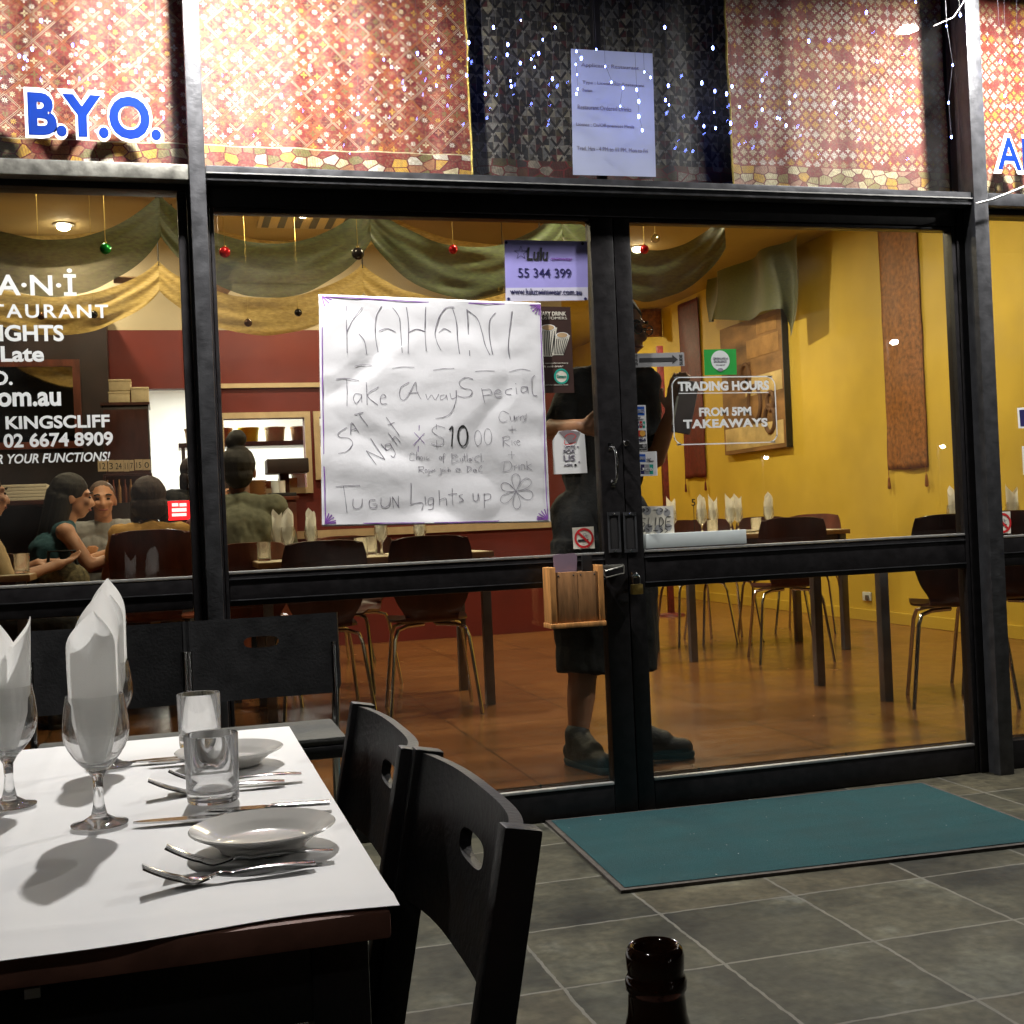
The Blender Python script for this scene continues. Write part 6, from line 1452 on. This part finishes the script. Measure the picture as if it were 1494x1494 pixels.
for px, r_, h_, mm, lab in ((391, .10, .11, 'tableedge', 'brown pot left of the yellow bottle'), (424, .09, .13, 'tableedge', 'brown pot right of the yellow bottle'), (440, .10, .22, 'whitebar', 'tall white container at the right of the hatch'), (345, .08, .24, 'whitebar', 'tall white container at the left of the hatch')):
    o = MB().lathe([(0, 0), (r_*.9, 0), (r_, h_), (r_*.92, h_), (r_*.84, .01), (0, .01)], n=22).build('pot', mm, None); o.location = (A_y(px, 660, 10.72).x, 10.74, 1.361); tag(o, lab, 'pot')
# ================================================================ people
def hand(b, wrist, d, across, curl=.35, s=1.0):
    """palm, four unequal bent fingers and a thumb off the side of the palm"""
    d = d.normalized(); across = (across - d*across.dot(d)).normalized(); nrm = d.cross(across)
    b.cap(wrist, wrist+d*.03*s, .026*s, .030*s); 
    for k in (-1, 0, 1): b.cap(wrist+d*.015*s+across*.012*k*s, wrist+d*.085*s+across*.022*k*s, .017*s, .015*s)
    for k, L in enumerate((.062, .072, .076, .066)):
        o = wrist+d*.088*s+across*(.030-.020*k)*s; m = o+(d*math.cos(curl*.6)+nrm*math.sin(curl*.6))*L*.55*s; e = m+(d*math.cos(curl*1.6)+nrm*math.sin(curl*1.6))*L*.5*s
        b.cap(o, m, .0095*s, .0085*s); b.cap(m, e, .0085*s, .0075*s)
    o = wrist+d*.03*s+across*.030*s; m = o+(d*.7+across*.75+nrm*.25)*.035*s; e = m+(d*.95+across*.2+nrm*.3)*.032*s
    b.cap(o, m, .013*s, .0105*s); b.cap(m, e, .0105*s, .009*s)
def head_parts(b, c, Rm, s=1.0):
    P = lambda x, y, z: c+Rm @ Vector((x*s, y*s, z*s))
    b.ell(c+Rm @ Vector((0, .012*s, .025*s)), (.076*s, .095*s, .092*s), Rm); b.ell(P(0, -.025, -.035), (.058*s, .066*s, .075*s), Rm); b.ell(P(0, -.045, -.085), (.032*s, .034*s, .026*s), Rm)
    b.cap(P(0, -.088, .015), P(0, -.108, -.028), .010*s, .015*s); b.ell(P(.013, -.096, -.03), (.009*s, .01*s, .008*s), Rm); b.ell(P(-.013, -.096, -.03), (.009*s, .01*s, .008*s), Rm)
    for k in (-1, 1):
        b.ell(P(k*.077, .012, -.01), (.012*s, .02*s, .032*s), Rm); b.ell(P(k*.033, -.078, -.018), (.026*s, .02*s, .022*s), Rm)
        b.cap(P(k*.014, -.087, .030), P(k*.05, -.076, .030), .010*s, .009*s)
    b.cap(P(-.018, -.088, -.055), P(.018, -.088, -.055), .009*s, .009*s); b.cap(P(-.015, -.084, -.066), P(.015, -.084, -.066), .009*s, .009*s)
def face_bits(t, c, Rm, s=1.0):
    P = lambda x, y, z: c+Rm @ Vector((x*s, y*s, z*s)); b = MB()
    for k in (-1, 1): b.ell(P(k*.031, -.088, .008), (.0115*s, .006*s, .0065*s), Rm, 10)
    b.build('eyes', 'eye', t, ang=180); b = MB()
    for k in (-1, 1): b.tube([P(k*.016, -.099, .031), P(k*.032, -.098, .036), P(k*.050, -.086, .031)], .0045*s, 6)
    b.build('eyebrows', 'hair', t, ang=180); b = MB(); b.tube([P(-.024, -.090, -.058), P(0, -.0985, -.060), P(.024, -.090, -.058)], .0055*s, 6); b.build('lips', 'lip', t, ang=180)
def figure(label, loc, rz, J, skin, top, legs, shoes=None, hair='hair', style='short', yaw=0., pitch=0., sleeve=.6, fem=False, s=1.0, vox=.009, group=None, longleg=1.0, face=True, handd=None):
    t = thing('person', label, 'person', loc, rz, group)
    V = {k: Vector(v) for k, v in J.items()}
    sh = .9 if fem else 1.0
    ud = (V['chest']-V['pelvis']).normalized(); lat = (V['shR']-V['shL']).normalized()
    Rm = Matrix.Rotation(yaw, 3, 'Z') @ Matrix.Rotation(pitch, 3, 'X')
    b = MB()
    def torso(b, g):
        b.cap(V['pelvis']-lat*.07, V['pelvis']+lat*.07, .105*sh+g, .105*sh+g); b.cap(V['pelvis'], V['chest'], .13*sh+g, .125*sh+g)
        b.cap(V['pelvis'].lerp(V['chest'], .35)-lat*.045, V['chest']-lat*.075*sh, .095*sh+g, .10*sh+g); b.cap(V['pelvis'].lerp(V['chest'], .35)+lat*.045, V['chest']+lat*.075*sh, .095*sh+g, .10*sh+g)
        b.cap(V['shL'].lerp(V['shR'], .16 if (g and sleeve == 0) else 0), V['shR'].lerp(V['shL'], .16 if (g and sleeve == 0) else 0), .058*sh+g, .058*sh+g); b.cap(V['chest'], V['neck']-ud*.05, .10*sh+g, .07*sh+g)
        if fem:
            f = Vector((0, -1, 0)); f = (f-ud*f.dot(ud)).normalized()
            for k in (-1, 1): b.ell(V['chest']+lat*.065*k+f*.085-ud*.01, (.055+g, .05+g, .055+g))
    def arm(b, k, g, frac=1.0):
        S_, E_, H_ = V['sh'+k], V['el'+k], V['ha'+k]
        if frac <= 1: b.cap(S_, S_.lerp(E_, frac), .052*sh+g, (.052-.012*frac)*sh+g)
        else:
            b.cap(S_, E_, .052*sh+g, .040*sh+g); b.cap(E_, E_.lerp(H_, frac-1), .040*sh+g, (.040-.012*(frac-1))*sh+g)
    def leg(b, k, g, frac=2.0):
        A, K, N_ = V['hip'+k], V['kn'+k], V['an'+k]
        f1 = min(1, frac)
        if frac <= 1: b.cone(A.lerp(K, .12), A.lerp(K, f1), .092*sh+g, (.070-.005*f1)*sh+g); b.cap(A, A.lerp(K, .5), .085*sh+g, .07*sh+g)
        else: b.cap(A, A.lerp(K, f1), .085*sh+g, (.085-.028*f1)*sh+g)
        if frac > 1:
            e = K.lerp(N_, frac-1); mid = K.lerp(N_, min(.35, frac-1)); b.cap(K, mid, .055*sh+g, .055*sh+g); b.cap(mid, e, .055*sh+g, (.055-.020*(frac-1))*sh+g)
    torso(b, 0.); b.cap(V['neck']-ud*.04, V['head']-Vector((0, 0, .05)), .056*sh, .052*sh); head_parts(b, V['head'], Rm, 1.0)
    for k in 'LR':
        arm(b, k, 0., 2.0); dh = (V['ha'+k]-V['el'+k]); d2 = Vector(handd[k]) if handd and k in handd else dh
        hand(b, V['ha'+k], d2, lat*(1 if k == 'L' else -1) if abs(d2.normalized().dot(lat)) < .8 else Vector((0, 0, 1)), .35)
        leg(b, k, 0.); b.cap(V['an'+k], V['to'+k], .042, .032)
    b.remesh('body', skin, t, vox, 4)
    # clothing shells
    b = MB(); torso(b, .012)
    for k in 'LR':
        if sleeve > 0: arm(b, k, .012, sleeve)
    b.remesh('top', top, t, vox, 3, crumple=.013)
    b = MB(); b.cap(V['pelvis']-lat*.07, V['pelvis']+lat*.07, .12*sh, .12*sh); b.cap(V['pelvis'], V['pelvis']+ud*.06, .14*sh, .135*sh)
    for k in 'LR': leg(b, k, .014 if longleg > 1.5 else .03, longleg)
    b.remesh('trousers' if longleg > 1.5 else 'shorts', legs, t, vox, 3, crumple=.012)
    if shoes:
        for k in 'LR':
            A, T = V['an'+k], V['to'+k]; d = (T-A); d.z = 0; d.normalize(); z0 = 0.0
            b = MB(); heel = Vector((A.x, A.y, .05))-d*.035; b.cap(heel, heel+d*.10, .042, .046); b.cap(heel+d*.08, heel+d*.22-Vector((0, 0, .012)), .045, .036); b.cap(Vector((A.x, A.y, .06)), Vector((A.x, A.y, .115)), .047, .050); b.cap(Vector((A.x, A.y, .105))+d*.005, heel+d*.15+Vector((0, 0, .012)), .046, .038); b.cap(heel+d*.03+Vector((0, 0, .02)), heel+d*.14+Vector((0, 0, .015)), .045, .044)
            q = b.remesh('shoe', shoes, t, .006, 3)
            b = MB(); b.cap(heel-Vector((0, 0, .032)), heel+d*.225-Vector((0, 0, .034)), .040, .036)
            for v in b.b.verts: v.co.z = max(.002, min(.026, v.co.z))
            b.build('sole', 'sole', q, ang=60)
    # hair
    c = V['head']; H = lambda x, y, z: c+Rm @ Vector((x, y, z)); b = MB()
    if style == 'crop':
        b.ell(H(0, .022, .040), (.079, .092, .086), Rm); 
    elif style in ('short', 'knot'):
        b.ell(H(0, .024, .040), (.088, .100, .095), Rm); b.ell(H(0, .055, -.02), (.074, .06, .07), Rm)
        if style == 'knot': b.ell(H(0, .035, .165), (.048, .048, .045), Rm); b.ell(H(.02, .04, .15), (.04, .04, .04), Rm)
    elif style == 'bob':
        b.ell(H(0, .024, .042), (.096, .106, .098), Rm); b.ell(H(0, .05, -.035), (.100, .075, .085), Rm); b.cap(H(-.07, .03, -.02), H(-.075, .02, -.10), .035, .03); b.cap(H(.07, .03, -.02), H(.075, .02, -.10), .035, .03)
    elif style == 'long':
        b.ell(H(0, .026, .042), (.093, .104, .097), Rm); b.cap(H(0, .06, 0), H(0, .10, -.26), .085, .075); b.cap(H(-.05, .05, -.02), H(-.07, .07, -.25), .05, .045); b.cap(H(.05, .05, -.02), H(.07, .07, -.25), .05, .045)
    for v in b.b.verts:
        if style != 'crop': v.co += (v.co-c).normalized()*.007*noise.noise(Vector((v.co.x*70, v.co.y*70, v.co.z*18)))
    b.remesh('hair', hair, t, .006, 1)
    if face: face_bits(t, V['head'], Rm)
    for k in list(t.children): pass
    t.scale = (s, s, s); return t
def seated(lean=.0, **k):
    J = dict(pelvis=(0, .02, .54), chest=(0, .01-lean*.6, .86), neck=(0, -.01-lean, 1.02), head=(0, -.04-lean*1.2, 1.155), shL=(-.165, 0-lean*.9, .965), shR=(.165, 0-lean*.9, .965),
        elL=(-.24, -.08-lean, .74), haL=(-.17, -.31-lean, .80), elR=(.24, -.08-lean, .74), haR=(.17, -.31-lean, .80),
        hipL=(-.09, 0, .53), hipR=(.09, 0, .53), knL=(-.11, -.42, .53), knR=(.11, -.42, .53), anL=(-.11, -.40, .09), anR=(.11, -.40, .09), toL=(-.12, -.54, .045), toR=(.12, -.54, .045))
    J.update(k); return J
DIN = 'people in the dining room'
# man in the grey shirt, facing the camera
figure('person with cropped hair in a grey shirt seated facing the glass', (A_y(150, 740, 7.95).x, 7.98, FL), 0, seated(.02, elL=(-.25, -.05, .74), haL=(-.12, -.26, .81), elR=(.25, -.05, .74), haR=(.16, -.28, .81)), 'skin', 'greyshirt', 'jeans', 'sneaker', 'hair_grey', 'crop', yaw=.1, pitch=0., sleeve=1.75, longleg=2.0, group=DIN)
# woman in teal, profile to the right, arm reaching onto the table
figure('person with long black hair in a sleeveless teal top reaching over the table', (A_y(58, 760, 7.05).x, 7.1, FL), math.pi/2+.25, seated(.11, elL=(-.25, -.20, .78), haL=(-.19, -.44, .85), elR=(.24, -.16, .76), haR=(.16, -.38, .84)), 'skin_pale', 'teal', 'blacktop', 'sneaker', 'hair', 'long', yaw=-.15, pitch=.12, sleeve=0, fem=True, longleg=2.0, group=DIN)
# woman in mustard, back to the camera
figure('person with a brown bob in a mustard top seated with back to the glass', (A_y(218, 760, 6.85).x, 6.86, FL), math.pi, seated(.06), 'skin', 'olivetop', 'jeans', 'sneaker', 'hair_brown', 'bob', sleeve=.5, fem=True, longleg=2.0, group=DIN, face=True, s=.97)
# man in the jacket with the top-knot, back to the camera
figure('person with a black top-knot in a grey-green jacket, back to the glass', (A_y(350, 760, 6.85).x, 6.80, FL), math.pi-.08, seated(.03), 'skin_dark', 'jacket', 'blacktop', 'sneaker', 'hair', 'knot', sleeve=1.9, longleg=2.0, group=DIN, s=1.09)
# woman opposite him
figure('person with dark hair in a rust top half hidden beside the top-knot', (A_y(322, 740, 7.9).x, 7.95, FL), .2, seated(.0), 'skin_pale', 'red_cloth', 'blacktop', 'sneaker', 'hair_brown', 'bob', sleeve=.8, fem=True, longleg=2.0, group=DIN)
# person at the left picture edge
figure('person with red-brown hair in a beige top cut by the left picture edge', (A_y(-52, 800, 6.35).x, 6.35, FL), math.pi*.62, seated(.05), 'skin_pale', 'beige', 'blacktop', 'sneaker', 'hair_brown', 'long', sleeve=.9, fem=True, longleg=2.0, group=DIN)
# cook in the doorway
ST = dict(pelvis=(0, .0, .93), chest=(0, 0, 1.24), neck=(0, -.01, 1.43), head=(0, -.035, 1.565), shL=(-.175, 0, 1.37), shR=(.175, 0, 1.37), elL=(-.235, .02, 1.10), haL=(-.22, -.12, .90), elR=(.235, .02, 1.10), haR=(.22, -.12, .90),
    hipL=(-.09, 0, .90), hipR=(.09, 0, .90), knL=(-.1, -.02, .49), knR=(.1, -.02, .49), anL=(-.1, .02, .09), anR=(.1, .02, .09), toL=(-.12, -.13, .045), toR=(.12, -.13, .045))
figure('person in dark clothes standing before the bright kitchen doorway', (A_y(277, 700, 8.75).x+.02, 8.85, FL), math.pi+.3, ST, 'skin_dark', 'blacktop', 'blacktop', 'sneaker', 'hair_brown', 'bob', sleeve=.9, longleg=2.0, group=DIN, s=.86)
# patterned bag / cushion on the floor by the teal woman's chair
a = A_y(92, 842, 6.45)
t = thing('shoulder_bag', 'floral fabric bag beside the chair of the woman in teal', 'bag', (a.x, 6.45, FL)); zc = a.z-FL
b = MB(); b.ell((0, 0, zc-.02), (.13, .09, .10)); b.cap((-.08, 0, .09), (.08, 0, .09), .085, .085); b.ell((0, 0, zc*.5), (.12, .085, zc*.5)); b.remesh('bag_body', 'floral', t, .012, 4); b = MB(); b.tube([(-.09, 0, zc*.8), (-.06, -.02, zc+.13), (.06, -.02, zc+.13), (.09, 0, zc*.8)], .008, 8); b.build('strap', 'blacktop', t)

# standing man behind the door stiles
mx_, my_ = A_z(852, 1122, FL), A_z(968, 1105, FL)
bx0 = A_y(890, 900, 4.42).x; by0 = 4.42
def loc(px, py, y): v = A_y(px, py, y); return (v.x-bx0, v.y-by0, v.z-FL)
J = dict(pelvis=(-.02, .01, .93), chest=loc(886, 600, 4.42), neck=loc(892, 532, 4.40), head=loc(906, 482, 4.38), shL=loc(842, 562, 4.43), shR=loc(936, 560, 4.40),
    elL=loc(808, 628, 4.36), haL=loc(846, 622, 4.22), elR=loc(956, 668, 4.36), haR=loc(980, 604, 4.24),
    hipL=(-.10, .0, .90), hipR=(.07, .0, .90), knL=loc(850, 985, 4.36), knR=loc(925, 985, 4.34),
    anL=loc(843, 1082, 4.34)[:2]+(.09,), anR=loc(925, 1070, 4.36)[:2]+(.09,), toL=loc(868, 1105, 4.22)[:2]+(.045,), toR=loc(985, 1095, 4.30)[:2]+(.045,))
MAN = figure('person in black t-shirt, shorts and sneakers standing behind the door stiles', (bx0, by0, FL), 0, J, 'skin', 'blacktop', 'blacktop', 'sneaker', 'hair', 'short', yaw=.55, pitch=.15, sleeve=.75, vox=.007, longleg=.98, handd={'L': (.25, -.2, -.05), 'R': (.06, -.06, .3)})
# his glasses
c = Vector(J['head']); Rm = Matrix.Rotation(.55, 3, 'Z') @ Matrix.Rotation(.15, 3, 'X'); b = MB()
for k in (-1, 1):
    cc = c+Rm @ Vector((k*.034, -.108, .004)); b.tube([cc+Rm @ Vector((.024*math.cos(i*math.pi/6), 0, .018*math.sin(i*math.pi/6))) for i in range(12)], .0025, 6, True); b.tube([cc+Rm @ Vector((k*.024, 0, .005)), c+Rm @ Vector((k*.082, .01, .008))], .0025, 6)
b.tube([c+Rm @ Vector((-.01, -.109, .006)), c+Rm @ Vector((.01, -.109, .006))], .0025, 6); tag(b.build('spectacles', 'black', None), 'dark rimmed spectacles worn by the person behind the door', 'spectacles').location = (bx0, by0, FL)
# the card he holds up
q = A_y(1000, 592, 4.19); t = thing('held_card', 'mauve grey card held up in the raised hand behind the door', 'card', tuple(q))
mx = Matrix.Rotation(R(14), 4, 'Y') @ Matrix.Rotation(R(-20), 4, 'Z'); MB().box(-.035, .035, -.004, .004, -.105, .095, .002, mx=mx).build('sheet', 'greycard', t, smooth=False); MB().box(-.038, -.0305, -.0055, -.0045, -.08, .03, mx=mx).build('pale_edge', 'signcream', t, smooth=False)
# dark post behind him
a = A_y(962, 505, 10.2); t = thing('wooden_post', 'thin dark wooden pole on a foot behind the raised hand', 'pole', (a.x, 10.2, FL)); MB().box(-.025, .025, -.025, .025, .02, a.z-FL, .003).build('pole', 'red_cloth', t); MB().lathe([(0, 0), (.13, 0), (.12, .018), (.03, .03), (0, .03)], n=24).build('foot', 'red_cloth', t)
